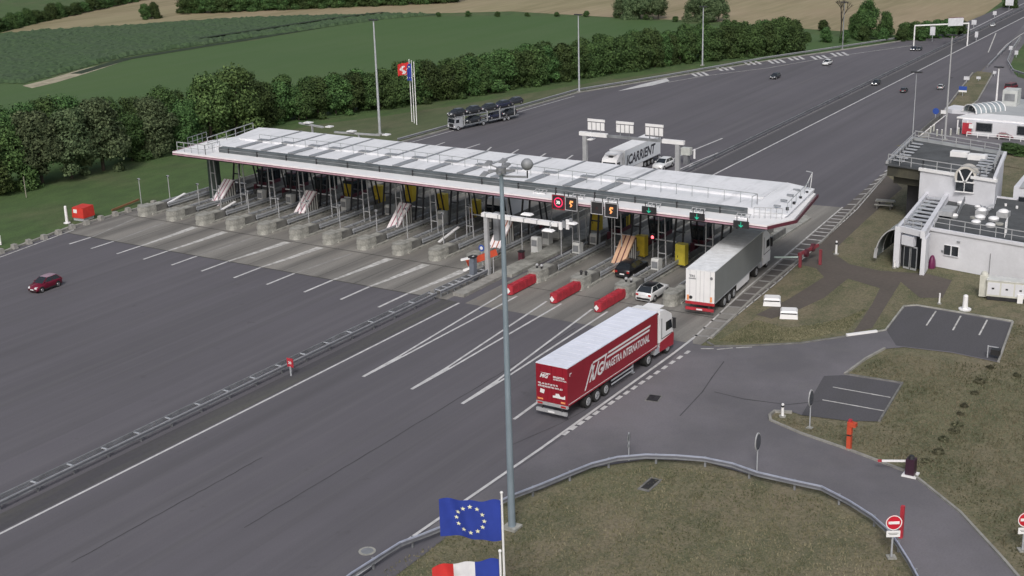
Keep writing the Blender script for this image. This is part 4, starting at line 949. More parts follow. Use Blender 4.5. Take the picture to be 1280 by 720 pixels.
def lorry(lab, cat, loc, rz, cabm, sidem, roofm_, rearm, bumper, decor=None, trailerL=13.62, lowm=None, cabroof=None, skirts=False, name='articulated_lorry', sc=1.):
    """origin: ground under the middle of the trailer's rear; x forward"""
    t = thing(name, lab, cat, loc, rz); hw = 1.275; L = trailerL; t.scale = (sc, sc, sc)
    b = MB(); b.box(.05, L, -hw, hw, 1.18, 3.96, sidem); b.build('trailer_box', t)
    b = MB(); b.box(0, L+.02, -hw-.01, hw+.01, 3.96, 4.02, roofm_); 
    for k in range(18): b.box(.5+k*.75, .54+k*.75, -hw+.1, hw-.1, 4.02, 4.028, mat('roof_bow', (.66, .68, .74), .6))
    b.build('trailer_roof', t)
    b = MB(); b.box(-.0, .05, -hw, -.012, 1.2, 3.95, rearm); b.box(-.0, .05, .012, hw, 1.2, 3.95, rearm)
    for yy in (-.9, -.35, .35, .9): b.tube((-.03, yy, 1.2), (-.03, yy, 3.95), .012, .012, rearm if rearm is not white else galv, 6)
    b.build('rear_door', t)
    b = MB(); b.box(-.04, .15, -hw, hw, .95, 1.18, bumper); b.box(-.12, .05, -hw+.03, hw-.03, .45, .68, bumper); b.bar((0, -.8, .5), (.1, -.8, 1.1), .12, .12, darks); b.bar((0, .8, .5), (.1, .8, 1.1), .12, .12, darks)
    b.box(-.14, -.12, -.26, .26, .5, .62, white); b.build('rear_bumper', t)
    for s_ in (-1, 1):
        b = MB(); b.box(-.06, -.04, s_*.95-.2, s_*.95+.2, 1.0, 1.13, mat('taillamp', (.4, .02, .02), .3)); b.build('taillight', t)
    b = MB(); b.box(.1, L, -hw-.012, hw+.012, 1.12, 1.2, lowm or galv); b.box(.3, L-1, -.5, .5, .85, 1.12, darks); b.build('chassis', t)
    for ax in (2.9, 4.2, 5.5):
        for s_ in (-1, 1): wheel(t, ax, s_*1.25, .5, .36, rm=steel_l)
    for s_ in (-1, 1):
        b = MB(); b.bar((10.3, s_*.85, .1), (10.3, s_*.85, 1.1), .12, .12, galv); b.box(10.15, 10.45, s_*.85-.15, s_*.85+.15, .06, .12, galv)
        b.build('landing_leg', t)
    for s_ in (-1, 1):
        b = MB()
        for z in (.55, .85): b.bar((6.4, s_*1.2, z), (9.8, s_*1.2, z), .04, .1, galv)
        b.build('side_guard', t)
        if skirts: b = MB(); b.box(6.3, 9.9, min(s_*1.21, s_*1.25), max(s_*1.21, s_*1.25), .45, 1.1, white); b.build('side_skirt', t)
    # tractor
    c0 = L+.55; c1 = c0+2.25; cw = 1.22
    b = MB()
    b.yprism([(c0, .9), (c1, .9), (c1+.04, 1.9), (c1-.12, 2.75), (c1-.3, 3.15), (c0+.9, 3.75), (c0, 3.85)], -cw, cw, cabm); b.build('cab', t)
    b = MB(); b.yprism([(c0, .55), (c1+.05, .45), (c1+.12, 1.3), (c1+.05, 1.5), (c0, 1.3)], -cw-.03, cw+.03, lowm or cabm)
    b.box(c1+.12, c1+.14, -.8, .8, .8, 1.25, darks); b.build('cab_skirt', t)
    b = MB(); b.add([(c1+.055, -1.08, 1.95), (c1+.055, 1.08, 1.95), (c1-.1, 1.02, 2.72), (c1-.1, -1.02, 2.72)], [(0, 1, 2, 3)], glass); b.build('windscreen', t)
    for s_ in (-1, 1):
        b = MB(); b.add([(c0+1.0, s_*(cw+.01), 1.95), (c1-.15, s_*(cw+.01), 1.95), (c1-.3, s_*(cw+.01), 2.7), (c0+1.0, s_*(cw+.01), 2.7)], [(0, 1, 2, 3) if s_ < 0 else (3, 2, 1, 0)], glass); b.build('side_window', t)
        b = MB(); b.box(c1-.25, c1-.05, min(s_*1.3, s_*1.5), max(s_*1.3, s_*1.5), 1.9, 2.75, blackp); b.bar((c1-.15, s_*1.2, 2.75), (c1-.15, s_*1.45, 2.72), .05, .05, blackp); b.build('mirror', t)
        b = MB(); b.box(c1+.06, c1+.15, s_*.95-.18, s_*.95+.18, .75, 1.0, mat('headlamp', (.6, .62, .65), .2, spec=.8)); b.build('headlight', t)
        b = MB(); b.box(c0-.16, c0, min(s_*1.05, s_*1.2), max(s_*1.05, s_*1.2), 1.3, 3.6, cabm); b.build('air_deflector', t)
        b = MB(); b.box(c0+.25, c0+.32, min(s_*1.225, s_*1.235), max(s_*1.225, s_*1.235), 1.5, 3.2, darks); b.box(c0+.32, c1-.12, min(s_*1.225, s_*1.235), max(s_*1.225, s_*1.235), 1.5, 1.56, darks); b.build('door_trim', t)
        b = MB(); 
        for q in range(3): b.box(c0-.75+.42*q, c0-.38+.42*q, s_*1.0-.2, s_*1.0+.2, .5, 1.0, galv)
        b.build('fuel_tank', t)
        wheel(t, c0+1.35, s_*1.22, .5, .3, rm=steel_l); wheel(t, c0-1.9, s_*1.22, .5, .5, rm=steel_l)
    b = MB(); b.box(c0+.35, c1-.5, -.7, .7, 3.72, 3.78, cabroof or cabm); b.box(c0-3, c0+.1, -.45, .45, .7, .95, darks)
    b.box(c0-.3, c0, -1.1, 1.1, 1.3, 3.7, darks); b.build('frame_and_gap_shade', t)  # upright dark slab added as the shade in the gap behind the cab
    if decor: decor(t, hw, L)
    return t
redtr = mat('curtain_red', (.27, .01, .024), .45, var=.12, scale=.6)
letter = mat('white_lettering', (.75, .74, .76), .5, var=.03)
def red_decor(t, hw, L):
    b = MB(); y0 = -hw-.012
    f = lambda X, Zz: (lambda tx, ty: (X+tx, y0, Zz+ty))
    # slanted monogram
    def stroke(x0, z0, x1, z1, w_):
        b.add([(x0, y0, z0), (x0+w_, y0, z0), (x1+w_, y0, z1), (x1, y0, z1)], [(0, 1, 2, 3)], letter)
    stroke(2.3, 1.5, 3.35, 3.2, .2); stroke(3.0, 1.9, 3.65, 3.0, .2); stroke(3.35, 3.1, 3.45, 1.9, .22); stroke(3.6, 1.9, 4.3, 3.1, .2)
    b.text('G', 1.25, f(4.05, 2.0), letter, shear=.35, sx=.95, bold=.04)
    b.add([(3.5, y0, 3.15), (5.6, y0, 3.15), (5.7, y0, 3.3), (3.6, y0, 3.3)], [(0, 1, 2, 3)], letter); stroke(4.95, 2.1, 5.35, 3.15, .18)
    b.add([(5.75, y0, 3.18), (12.4, y0, 3.18), (12.45, y0, 3.34), (5.85, y0, 3.34)], [(0, 1, 2, 3)], letter)
    b.add([(5.55, y0, 2.88), (12.25, y0, 2.88), (12.3, y0, 3.04), (5.65, y0, 3.04)], [(0, 1, 2, 3)], letter)
    wd = MB().text('MAGETRA INTERNATIONAL', .82, lambda tx, ty: (tx, 0, ty), letter)
    b2 = MB(); b2.text('MAGETRA INTERNATIONAL', .82, lambda tx, ty: (5.35+tx*6.9/max(wd, 1), y0-.003, 2.08+ty), letter, shear=.12, bold=.02)
    b2.build('lettering', t); b.build('monogram', t)
    b = MB(); x0 = -.045; r = lambda Y, Zz: (lambda tx, ty: (x0, Y-tx, Zz+ty))
    b.text('MG', .42, r(.95, 3.0), letter, shear=.4, bold=.015); b.add([(x0, .35, 3.32), (x0, .1, 3.32), (x0, .05, 3.38), (x0, .95, 3.38)], [(0, 1, 2, 3)], letter)
    b.text('MAGETRA', .2, r(-.15, 3.12), letter, bold=.008); b.text('INTERNATIONAL', .14, r(-.15, 2.96), letter, bold=.004)
    b.text('TEL. 00 32 87 68 70 78', .17, r(1.1, 2.5), letter, bold=.006); b.text('INFO@MAGETRA INTL EU', .17, r(1.1, 2.3), letter, bold=.006)
    b.add([(x0, .95, 1.85), (x0, .62, 1.8), (x0, .55, 2.1), (x0, .9, 2.16)], [(0, 1, 2, 3)], letter)
    b.add([(x0, -.1, 1.65), (x0, -1.1, 1.65), (x0, -1.1, 1.95), (x0, -.95, 1.82), (x0, -.7, 1.82), (x0, -.6, 2.0), (x0, -.35, 1.98), (x0, -.3, 1.82), (x0, -.1, 1.8)], [tuple(range(9))], letter)
    om = mat('orange_marker', (.8, .3, .12), .5)
    b.box(x0-.003, x0, .7, 1.15, 1.32, 1.45, om); b.box(x0-.003, x0, -1.1, -.75, 1.32, 1.45, om); b.build('rear_lettering', t)
    b = MB(); b.box(.1, L, -hw-.014, -hw-.0, 1.24, 1.28, letter); b.box(.3, .55, -hw-.013, -hw-.003, 3.45, 3.52, letter); b.box(.3, .36, -hw-.013, -hw-.003, 3.3, 3.45, letter); b.build('sill_stripe', t)
x, y, a = 74.79, 43.53, -.0125
lorry('red and white articulated lorry with white lettering approaching the toll lane', 'lorry', (x-math.sin(a)*1.275, y+math.cos(a)*1.275, 0), a, white, redtr, mat('trailer_roof_white', (.72, .75, .86), .5, var=.06, scale=.8), redtr, steel_l, red_decor, lowm=redpaint)
greyside = mat('curtain_grey', (.21, .225, .23), .5, var=.06, scale=.6)
def wt_decor(t, hw, L):
    b = MB(); x0 = -.045
    b.text('TRS', .3, lambda tx, ty: (x0, .95-tx, 3.35+ty), galvd, bold=.008); b.box(x0-.003, x0, .35, 1.0, 3.2, 3.26, galvd); b.tube((x0, -1.0, 3.4), (x0-.01, -1.0, 3.4), .13, .13, galvd, 14)
    for q in (-1.0, 1.05): b.box(x0-.003, x0, q-.09, q+.09, 1.3, 1.75, mat('orange_marker', (.8, .3, .12), .5))
    b.tube((x0, .8, 1.55), (x0-.01, .8, 1.55), .15, .15, darks, 12); b.build('rear_marking', t)
x, y, a = 99.88, 43.69, .0926
lorry('white lorry with grey side curtain and red rear bumper passing under the canopy', 'lorry', (x-math.sin(a)*1.275, y+math.cos(a)*1.275, 0), a, white, greyside, mat('roof_pale', (.74, .76, .79), .6), white, redm, wt_decor, skirts=True)
def ic_decor(t, hw, L):
    b = MB(); dk = mat('dark_lettering', (.03, .03, .045), .5)
    b.text('ICARRIENT', 2.0, lambda tx, ty: (12.2-tx*1.0, hw+.012, 1.75+ty), dk, shear=.25, bold=.07); b.build('lettering', t)
    b = MB(); b.box(L+1.6, L+2.2, -.35, .35, 3.3, 3.5, glass); b.build('roof_hatch', t)
p1 = G(825, 192.5, .85); a = math.pi+.03
lorry('white lorry with big dark lettering facing the toll canopy from behind', 'lorry', (p1[0], p1[1]+1.0, 0), a, white, mat('trailer_pale', (.72, .75, .8), .5, var=.04), white, white, galv, ic_decor, trailerL=12.6, skirts=True, sc=.82)

# cars near the plaza
WH = paint('white', (.75, .76, .78)); BK = paint('black', (.012, .012, .015)); MR = paint('maroon', (.16, .008, .03)); SV = paint('silver', (.4, .42, .44)); DG = paint('graphite', (.04, .045, .055)); NB = paint('navy', (.03, .035, .07)); RDp = paint('bright_red', (.45, .015, .02))
car('maroon hatchback with a pale roof edge crossing the empty asphalt on the left', 'car', (*G(57, 361), 0), math.pi+.08, MR, 4.0, 1.72, 1.58, lights=False, roofm=paint('pale_lilac', (.36, .24, .3)), sc=.8)
car('black SUV stopped beside the tan striped stair cover', 'car', (*G(790, 342), 0), .0, BK, 4.6, 1.88, 1.66, style='suv', sc=0.88)
car('white car with a black roof between the toll islands and the red lorry', 'car', (*G(816, 371), 0), 0.0, WH, 4.3, 1.84, 1.6, roofm=BK, style='suv', sc=0.88)
car('white car beside the lettered lorry behind the canopy', 'car', (*G(829, 210), 0), math.pi, WH, 4.4, 1.85, 1.6, style='suv', sc=0.8)
tv = thing('white_van', 'white van with a dark windscreen coming through the lane behind the near mast', 'van', (*G(622, 279), 0), math.pi)
b = MB(); b.yprism([(-5, .35), (1.0, .35), (1.05, 1.3), (.55, 2.2), (.1, 2.75), (-5, 2.75)], -1.05, 1.05, white); b.build('body', tv)
b = MB(); b.add([(1.0, -.95, 1.42), (1.0, .95, 1.42), (.6, .9, 2.15), (.6, -.9, 2.15)], [(0, 1, 2, 3)], glass); b.build('windscreen', tv)
b = MB(); b.box(1.04, 1.08, -.7, .7, .55, .95, darks); b.build('grille', tv)
for s_ in (-1, 1):
    b = MB(); b.box(1.0, 1.07, s_*.85-.13, s_*.85+.13, .85, 1.1, steel_l); b.build('headlight', tv)
    wheel(tv, .2, s_*1.06, .36, .25); wheel(tv, -3.8, s_*1.06, .36, .25)
# distant cars
car('dark car far left on the carriageway, alone near the hedge side', 'car', (*G(969, 98), 0), math.pi, DG, sc=0.62)
car('small white car by the hatched left edge far off', 'car', (*G(1034, 81), 0), math.pi, WH, sc=0.64)
car('dark car with lit headlights just left of the median', 'car', (*G(1095, 106), 0), math.pi, DG, lights=True, sc=0.56)
car('dark grey car driving away just right of the median', 'car', (*G(1130, 115), 0), .08, DG, sc=0.52)
car('silver car driving away on the right near the slim mast', 'car', (*G(1176, 111), 0), .12, SV, sc=0.52)
car('small blue car with lit headlights under the left leg of the far gantry', 'car', (*G(1142, 63), 0), math.pi, NB, lights=True, L=3.8, sc=0.5)
car('dark car following the small blue one near the far gantry', 'car', (*G(1149, 63), 0), math.pi, DG, sc=0.45)
car('white car farthest off at the upper right beyond the gantry', 'car', (*G(1241, 33), 0), math.pi, WH, sc=0.45)
car('maroon car parked in front of the far station building', 'car', (*G(1256, 173), 0), -1.35, MR, 4.2, sc=0.5)
car('dark red car half hidden beside the blue lorry at the station', 'car', (*G(1264, 112), 0), -.2, paint('dark_red', (.14, .01, .02)), 4.6, 1.9, 1.9, style='van', sc=0.6)
car('white car parked next to the stout white post at the station', 'car', (*G(1263, 126), 0), -.2, SV, 4.2, sc=0.6)

# car transporter
ct = thing('car_transporter', 'grey car transporter loaded on two decks before the dark hedge', 'lorry', (*G(566, 163), 0), math.pi+math.atan2(G(640, 147)[1]-G(566, 162)[1], G(640, 147)[0]-G(566, 162)[0]))
CT_S = .68; ct.scale = (CT_S,)*3; CT_A = ct.rotation_euler[2]; sil = mat('transporter_grey', (.22, .235, .26), .5, .2)
b = MB(); b.yprism([(-1.9, .6), (.3, .6), (.35, 1.6), (.2, 2.6), (-.3, 2.75), (-1.9, 2.75)], -1.2, 1.2, galv); b.build('cab', ct)
b = MB(); b.add([(.37, -1.05, 1.65), (.37, 1.05, 1.65), (.23, 1.0, 2.5), (.23, -1.0, 2.5)], [(0, 1, 2, 3)], glass); b.build('windscreen', ct)
b = MB(); b.box(.33, .37, -.7, .7, .8, 1.5, darks); b.build('grille', ct)
for s_ in (-1, 1):
    b = MB(); b.box(.3, .4, s_*.95-.15, s_*.95+.15, .8, 1.05, white); b.build('headlight', ct)
    b = MB(); b.add([(-.9, s_*1.21, 1.65), (.1, s_*1.21, 1.65), (0, s_*1.21, 2.4), (-.9, s_*1.21, 2.4)], [(0, 1, 2, 3)], glass); b.build('side_window', ct)
b = MB(); b.box(-9, -1.9, -1.2, 1.2, .75, .95, sil); b.box(-18.3, -9.5, -1.2, 1.2, .7, .9, sil); b.build('lower_deck', ct)
b = MB()
for s_ in (-1, 1):
    b.bar((.3, s_*1.15, 2.95), (-9.2, s_*1.15, 2.75), .12, .22, sil); b.bar((-9.6, s_*1.15, 2.6), (-18.5, s_*1.15, 2.95), .12, .22, sil)
b.bar((0, 0, 2.85), (-18.4, 0, 2.8), 1.6, .06, galvd); b.build('upper_deck', ct)
for xx in (-2.3, -8.9, -12.6, -17):
    for s_ in (-1, 1): b = MB(); b.bar((xx, s_*1.2, .9), (xx, s_*1.2, 3.1), .3 if xx != -17 else .15, .12, steel_l); b.build('deck_post', ct)
for xx in (-.5, -7.8, -14, -15.2):
    for s_ in (-1, 1): wheel(ct, xx, s_*1.22, .48, .35, rm=galv)
cpx = [(.0, 3.05, DG, 'front'), (-4.4, 3.0, DG, 'second'), (-9.0, 2.85, DG, 'third'), (-13.2, 2.95, NB, 'fourth'), (-17.0, 3.1, DG, 'last')]
R2 = Matrix.Rotation(CT_A, 3, 'Z')
for xx, zz, pm, nm in cpx:
    p = Vector(ct.location)+R2 @ (CT_S*Vector((xx-1.2, 0, zz-.06))); car(f'{nm} dark car on the upper deck of the car transporter', 'car', tuple(p), CT_A, pm, 4.1, 1.75, 1.55, roofm=paint('steel_blue', (.09, .1, .12)), grp='cars carried on the transporter', name='carried_car', sc=CT_S)
for xx, zz, pm, nm in ((-5.5, .95, DG, 'front'), (-11.8, .9, NB, 'middle'), (-16.2, .9, DG, 'rear')):
    p = Vector(ct.location)+R2 @ (CT_S*Vector((xx, 0, zz-.04))); car(f'{nm} dark car on the lower deck of the car transporter', 'car', tuple(p), CT_A, pm, 4.0, 1.75, 1.45, grp='cars carried on the transporter', name='carried_car', sc=CT_S)

# ================================================================ FLAGS
def flag(x, y, h, kind, lab, fl, name='flag', ang=0, FW=3., FH=2., drop=0., polelab=None):
    pt_ = thing('flagpole', polelab, 'flagpole', (x, y, 0))
    b = MB(); b.tube((0, 0, 0), (0, 0, h), .07, .05, white, 10); b.build('pole', pt_)
    b = MB(); b.ball((0, 0, h+.05), .08, .08, .08, white); b.build('finial', pt_)
    if fl is None: return
    t = thing(name, fl, 'flag', (x, y, h-.35), ang)
    n, m_ = 28, 12; cloth = {k: mat('cloth_'+k, c, .8, var=.1, scale=1.2) for k, c in (('blue', (.02, .045, .3)), ('white', (.7, .7, .75)), ('red', (.55, .03, .03)))}
    def P(i, j):
        s_ = i/n; q = j/m_; wv = .16*math.sin(s_*9+q*1.6)*s_+.07*math.sin(s_*17+q*3)
        return (-.07-FW*s_*(.97), wv, -FH*q*(1-.12*s_)-drop*s_*s_-.05*math.sin(s_*7)*s_+.03*math.sin(s_*14+q*2))
    b = MB(); vs = [P(i, j) for i in range(n+1) for j in range(m_+1)]
    for i in range(n):
        for j in range(m_):
            k = 'blue' if kind == 'eu' else ('blue' if i < n/3 else 'white' if i < 2*n/3 else 'red') if kind == 'fr' else ('white' if (abs(i-15+4*math.sin(j*.9)) < 4 and 2 < j < 11) else 'red')
            a_ = i*(m_+1)+j; o = len(b.v)
            b.add([vs[a_], vs[a_+1], vs[a_+m_+2], vs[a_+m_+1]], [(0, 1, 2, 3)], cloth[k], True)
    b.build('cloth', t)
    if kind == 'eu':
        st = mat('star_pale', (.8, .8, .55), .7)
        b = MB()
        for k in range(12):
            a = 2*math.pi*k/12; cs, cq = .5+.235*math.cos(a)*FH/FW*1.35, .5+.33*math.sin(a)
            for side_ in (-1, 1):
                ring = []
                for j in range(10):
                    rr = .13 if j % 2 == 0 else .055; aa = math.pi/2+j*math.pi/5
                    p = P((cs+rr*math.cos(aa)/FW)*n, (cq-rr*math.sin(aa)/FH)*m_); ring.append((p[0], p[1]+side_*.02, p[2]))
                b.add(ring, [tuple(range(10))], st)
        b.build('stars', t)
fx, fy = G(627, 617, 9.0)
dirc = math.atan2(rt.y, rt.x)
flag(fx, fy, 9.0, 'eu', 'blue European flag with a ring of stars flying left from its pole', 'blue European flag with a ring of pale stars in the foreground', ang=dirc, FW=3.0, FH=2.15, drop=-.15, polelab='white flagpole holding the blue European flag')
fx, fy = G(625, 690, 9.0)
flag(fx, fy, 9.0, 'fr', '', 'blue white and red French flag cut off by the bottom of the view', ang=dirc, FW=3.0, FH=2.0, drop=.35, polelab='white flagpole holding the French flag at the bottom of the view')
for i, (u, v) in enumerate(((515, 152), (518, 154), (521, 156))):
    fx, fy = G(u, v)
    flag(fx, fy, 9.2, ['sw', 'eu', 'x'][i], '', [ 'red and white flag fluttering on the far left pole before the hedge', 'small blue flag hanging among the far flagpoles', None][i], ang=[dirc, dirc-.6, 0][i], FW=[1.7, .8, 1][i], FH=[1.9, 2.6, 1][i], drop=.3, polelab=['left', 'middle', 'right'][i]+' one of three white flagpoles before the dark hedge')

# ================================================================ CONTROL BUILDING
bd = thing('control_building', 'white flat roofed control building with roof railings right of the toll plaza', 'building', (130, 32, 0)); bo_ = Vector((130, 32, 0))
def bb(mb, name, parent=bd): mb.v = [(a-130, b_-32, c) for a, b_, c in mb.v]; return mb.build(name, parent)
HW = 3.4
A = (122.8, 32.2); Bq = (120.2, 18.5); Cq = (136.5, 17.0); D = (138, 34.2)
b = MB()
b.prism([A, Bq, Cq, D], 0, HW, offw)
bb(b, 'lower_block')
b = MB(); ins = lambda P, k: [(x+(sum(q[0] for q in P)/4-x)*k, y+(sum(q[1] for q in P)/4-y)*k) for x, y in P]
b.prism(ins([A, Bq, Cq, D], .02), HW, HW+.06, greyroof); b.wall([A, Bq], .3, HW, HW+.28, offw); b.wall([Bq, Cq], .3, HW, HW+.28, offw); b.wall([D, A], .35, HW, HW+.3, offw); b.wall([Cq, D], .25, HW+.0, HW+.2, offw)
bb(b, 'roof')
# entry slice: narrow glazed link with louvres on top
P0 = (121.0, 34.6); P1 = (120.0, 32.0); P2 = (136.0, 34.2); P3 = (137, 36.1)
b = MB(); b.wall([P0, P3], .3, 2.6, 3.9, offw); b.wall([(119.4, 31.9), (137.8, 34.2)], .42, 3.46, 4.15, offw); b.bar((121.0, 34.6, 3.7), (120.1, 32.1, 3.7), .3, .55, offw); b.box(120.75, 121.25, 34.3, 34.85, 0, 3.9, offw); bb(b, 'entrance_frame')
b = MB(); b.wall([(119.4, 31.75), (121.6, 32.0)], .4, 0, 3.46, offw); bb(b, 'buttress')
b = MB()
for k in range(10):
    q = k/9; x0 = P0[0]+1.5+q*13; b.bar((x0, P0[1]+q*1.4-.15, 3.6), (x0-.3, 32.25+q*1.6, 3.6), .5, .08, mat('louvre', (.4, .42, .46), .5))
bb(b, 'roof_louvre')
b = MB(); b.prism([(121.4, 34.3), (121.2, 32.3), (136, 34), (136.6, 36)], 0, 3.2, mat('dark_link', (.03, .033, .04), .5)); bb(b, 'link_block')
b = MB(); b.bar((120.95, 34.1, 2.75), (120.55, 32.9, 2.75), .5, .9, offw); bb(b, 'lintel')
for k in range(2):
    b = MB(); q = .12+.42*k; a_ = Vector((120.95-.05, 34.1, 0)).lerp(Vector((120.35, 32.4, 0)), q); c_ = a_+Vector((-.2, -.62, 0))
    b.bar((a_.x, a_.y, 1.15), (c_.x, c_.y, 1.15), .06, 2.25, steel_l); fr_ = bb(b, 'door')
    b = MB(); d_ = (c_-a_); b.bar((a_.x-.06+d_.x*.12, a_.y+d_.y*.12, 1.2), (c_.x-.06-d_.x*.12, c_.y-d_.y*.12, 1.2), .05, 1.9, glass)
    b.v = [(p-130, q_-32, r_) for p, q_, r_ in b.v]; o = b.build('pane', fr_)
# curved glazed awning on the left
b = MB(); n = 10
for i in range(n):
    t0, t1 = i/n, (i+1)/n
    def pp(t_, x): return (x, 34.7+2.0*math.sin(t_*math.pi/2), .5+3.1*math.cos(t_*math.pi/2))
    b.add([pp(t0, 121.2), pp(t0, 132.5), pp(t1, 132.5), pp(t1, 121.2)], [(0, 1, 2, 3)], mat('awning_sheet', (.2, .23, .24), .35, var=.15), True)
for x in (121.2, 123.5, 126, 128.5, 131, 132.5):
    for i in range(n):
        t0, t1 = i/n, (i+1)/n; b.bar(pp(t0, x), pp(t1, x), .12 if x > 121.3 else .3, .1, steel_l)
bb(b, 'curved_awning')
# window, details on the front wall
def onwall(s_, z, off=.03): # s_ along A->Bq
    d = Vector(Bq)-Vector(A); d.normalize(); nn = Vector((d.y, -d.x)); nn = nn if nn.x < 0 else -nn
    p = Vector(A)+d*s_+nn*off; return (p.x, p.y, z)
wpx0 = G(1181, 310, 1.6); s0 = (Vector(wpx0)-Vector(A)).length
for k in range(2):
    b = MB(); b.bar(onwall(s0+.75*k, 1.8, .02), onwall(s0+.68+.75*k, 1.8, .02), .08, 1.0, white); w0 = bb(b, 'window')
    b = MB(); b.bar(onwall(s0+.03+.75*k, 1.8, .07), onwall(s0+.65+.75*k, 1.8, .07), .02, .9, glass); b.v = [(p-130, q-32, r) for p, q, r in b.v]; b.build('pane', w0)
b = MB(); b.bar(onwall(s0+.0, 1.3, .06), onwall(s0+1.45, 1.3, .06), .16, .06, offw); bb(b, 'window_sill')
b = MB(); b.bar(onwall(s0+1.2, 2.75, .06), onwall(s0+1.5, 2.75, .06), .1, .15, galvd); bb(b, 'wall_vent')
b = MB(); b.bar(onwall(6.0, .2, .05), onwall(6.0, 2.2, .05), .05, .05, galvd); b.bar(onwall(1.3, 1.6, .05), onwall(1.5, 1.6, .05), .05, .2, galvd); bb(b, 'downpipe')
b = MB(); nr = Vector(onwall(.5, 0, 1.2)); b.ball((nr.x+.7, nr.y-.3, .0), .5, .35, 1.2, mat('magenta_hood', (.13, .015, .07), .4), 12, 6, True); bb(b, 'door_hood')
b = MB(); railing(b, [onwall(.3, 0, -.3)[:2], onwall(13.5, 0, -.3)[:2]], HW+.28, .95, step=1.45, r=.035, m_=steel_l); railing(b, [(121.4, 34.2), (120.7, 32.4)], 3.7, .9, step=.9, r=.035, m_=steel_l); railing(b, [(122.9, 25.5), (124.5, 25.7)], HW+.1, 1.4, step=1, r=.04, m_=white); bb(b, 'roof_railing')
# rooftop plant
RV = [(1203, 233, .35), (1201, 255, .4), (1227, 268, .55), (1225, 273, .5), (1217, 272, .35), (1242, 275, .5), (1254, 270, .6), (1192, 271, .42), (1220, 279, .45), (1238, 283, .45), (1249, 280, .4), (1234, 262, .3), (1222, 260, .3)]
for i, (u, v, r) in enumerate(RV):
    x, y = G(u, v, HW+.1); b = MB()
    if i in (6, 2): b.box(x-r, x+r, y-r*.9, y+r*.9, HW, HW+.55, steel_l); b.ball((x, y, HW+.55), r*.9, r*.8, .25, white, 12, 4, True)
    elif i in (4, 10): b.tube((x, y, HW), (x, y, HW+.18), r, r, concm, 14)
    else: b.tube((x, y, HW), (x, y, HW+.25), r*.95, r*.95, steel_l, 14); b.ball((x, y, HW+.25), r, r, r*.45, white, 14, 4, True)
    bb(b, 'roof_dome' if i not in (4, 10, 6, 2) else 'roof_vent')
b = MB(); x, y = G(1233, 262, HW+.2)
for k in range(5): b.bar((x+random.uniform(-.8, .8), y+random.uniform(-.8, .8), HW+.25), (x+random.uniform(-.8, .8), y+random.uniform(-.8, .8), HW+.6), .12, .12, galv)
bb(b, 'pipework')
b = MB(); x, y = G(1183, 268, HW+.2); b.prism([(x-1.2, y-.8), (x+1.4, y-.7), (x+1.5, y+.4), (x-1.1, y+.5)], HW+.3, HW+.75, steel_l); b.bar((x, y-1, HW+.2), (x+2.6, y-1, HW+1.3), .08, .5, galvd); bb(b, 'roof_access')
for k in range(5):
    x, y = G(1215+14*k, 248+3*k, HW+.1); b = MB(); b.tube((x, y, HW), (x, y, HW+.3), .12, .12, white, 8); bb(b, 'roof_pipe')
# upper storey
U = [(135.3, 36.6), (133.0, 28.9), (145.0, 30.6), (149.0, 41.6), (136.2, 40.6)]
b = MB(); b.prism([(134.95, 36.75), (133.0, 28.85), (146, 31.0), (147.5, 37.8)], 0, 6.1, offw); bb(b, 'upper_block')
b = MB(); b.prism([(135.9, 40.4), (135.3, 36.9), (147.5, 38.0), (148.8, 41.4)], 5.0, 6.0, mat('dark_cantilever', (.035, .035, .03), .6, col2=(.09, .085, .06), scale=.7)); b.prism([(136.6, 39.9), (136.2, 36.9), (147, 38.0), (147.8, 40.8)], 4.1, 5.0, mat('dark_cantilever', (.035, .035, .03))); b.prism([(138, 38.8), (138, 37.0), (145, 37.9), (145, 39.4)], 0, 4.1, darks); bb(b, 'glazed_bay')
b = MB(); b.prism([(135.7, 40.6), (134.9, 36.4), (133.0, 28.9), (145.2, 30.8), (149.2, 41.8)], 6.1, 6.22, greyroof)
b.wall([(136.0, 40.5), (149.0, 41.7)], .25, 6.15, 6.5, steel_l); b.wall([(149, 41.7), (145.2, 30.7)], .3, 6.15, 6.55, lightroof); b.wall([(145.2, 30.8), (133.0, 29.0)], .3, 6.15, 6.6, offw); b.wall([(132.95, 28.75), (134.95, 36.85)], .3, 6.1, 6.4, white); bb(b, 'upper_roof')
b = MB(); railing(b, [(136.0, 40.4), (134.9, 36.5), (133.4, 30.5), (136.2, 29.9), (144.6, 31.2)], 6.25, 1.0, step=1.5, r=.04, m_=steel_l); railing(b, [(136.3, 40.2), (148.6, 41.3)], 6.25, .9, step=1.6, r=.035, m_=steel_l); railing(b, [(148.6, 41.3), (145.2, 31.4)], 6.4, .9, step=1.7, r=.045, m_=steel_l); railing(b, [(136.0, 39.2), (137.9, 39.3)], 6.25, .9, step=.9, r=.04, m_=steel_l); bb(b, 'upper_railing')
for k in range(8):
    b = MB(); x0 = 133.8+1.35*k; b.bar((x0, 29.9+.15*k, 6.45), (x0+.35, 31.5+.15*k, 6.45), .35, .12, mat('louvre', (.4, .42, .46), .5)); bb(b, 'roof_slat')
for k in range(7):
    b = MB(); x0 = 137+1.5*k; b.bar((x0, 39.0+.12*k, 6.4), (x0+.3, 40.2+.12*k, 6.4), .3, .1, mat('louvre', (.4, .42, .46), .5)); bb(b, 'roof_slat')
creamd = mat('dome_cream', (.5, .48, .45), .7); x, y = 133.75, 31.9
b = MB(); b.tube((x-.25, y, 6.2), (x+1.3, y+.1, 6.2), 1.05, 1.05, creamd, 24); bb(b, 'dome')
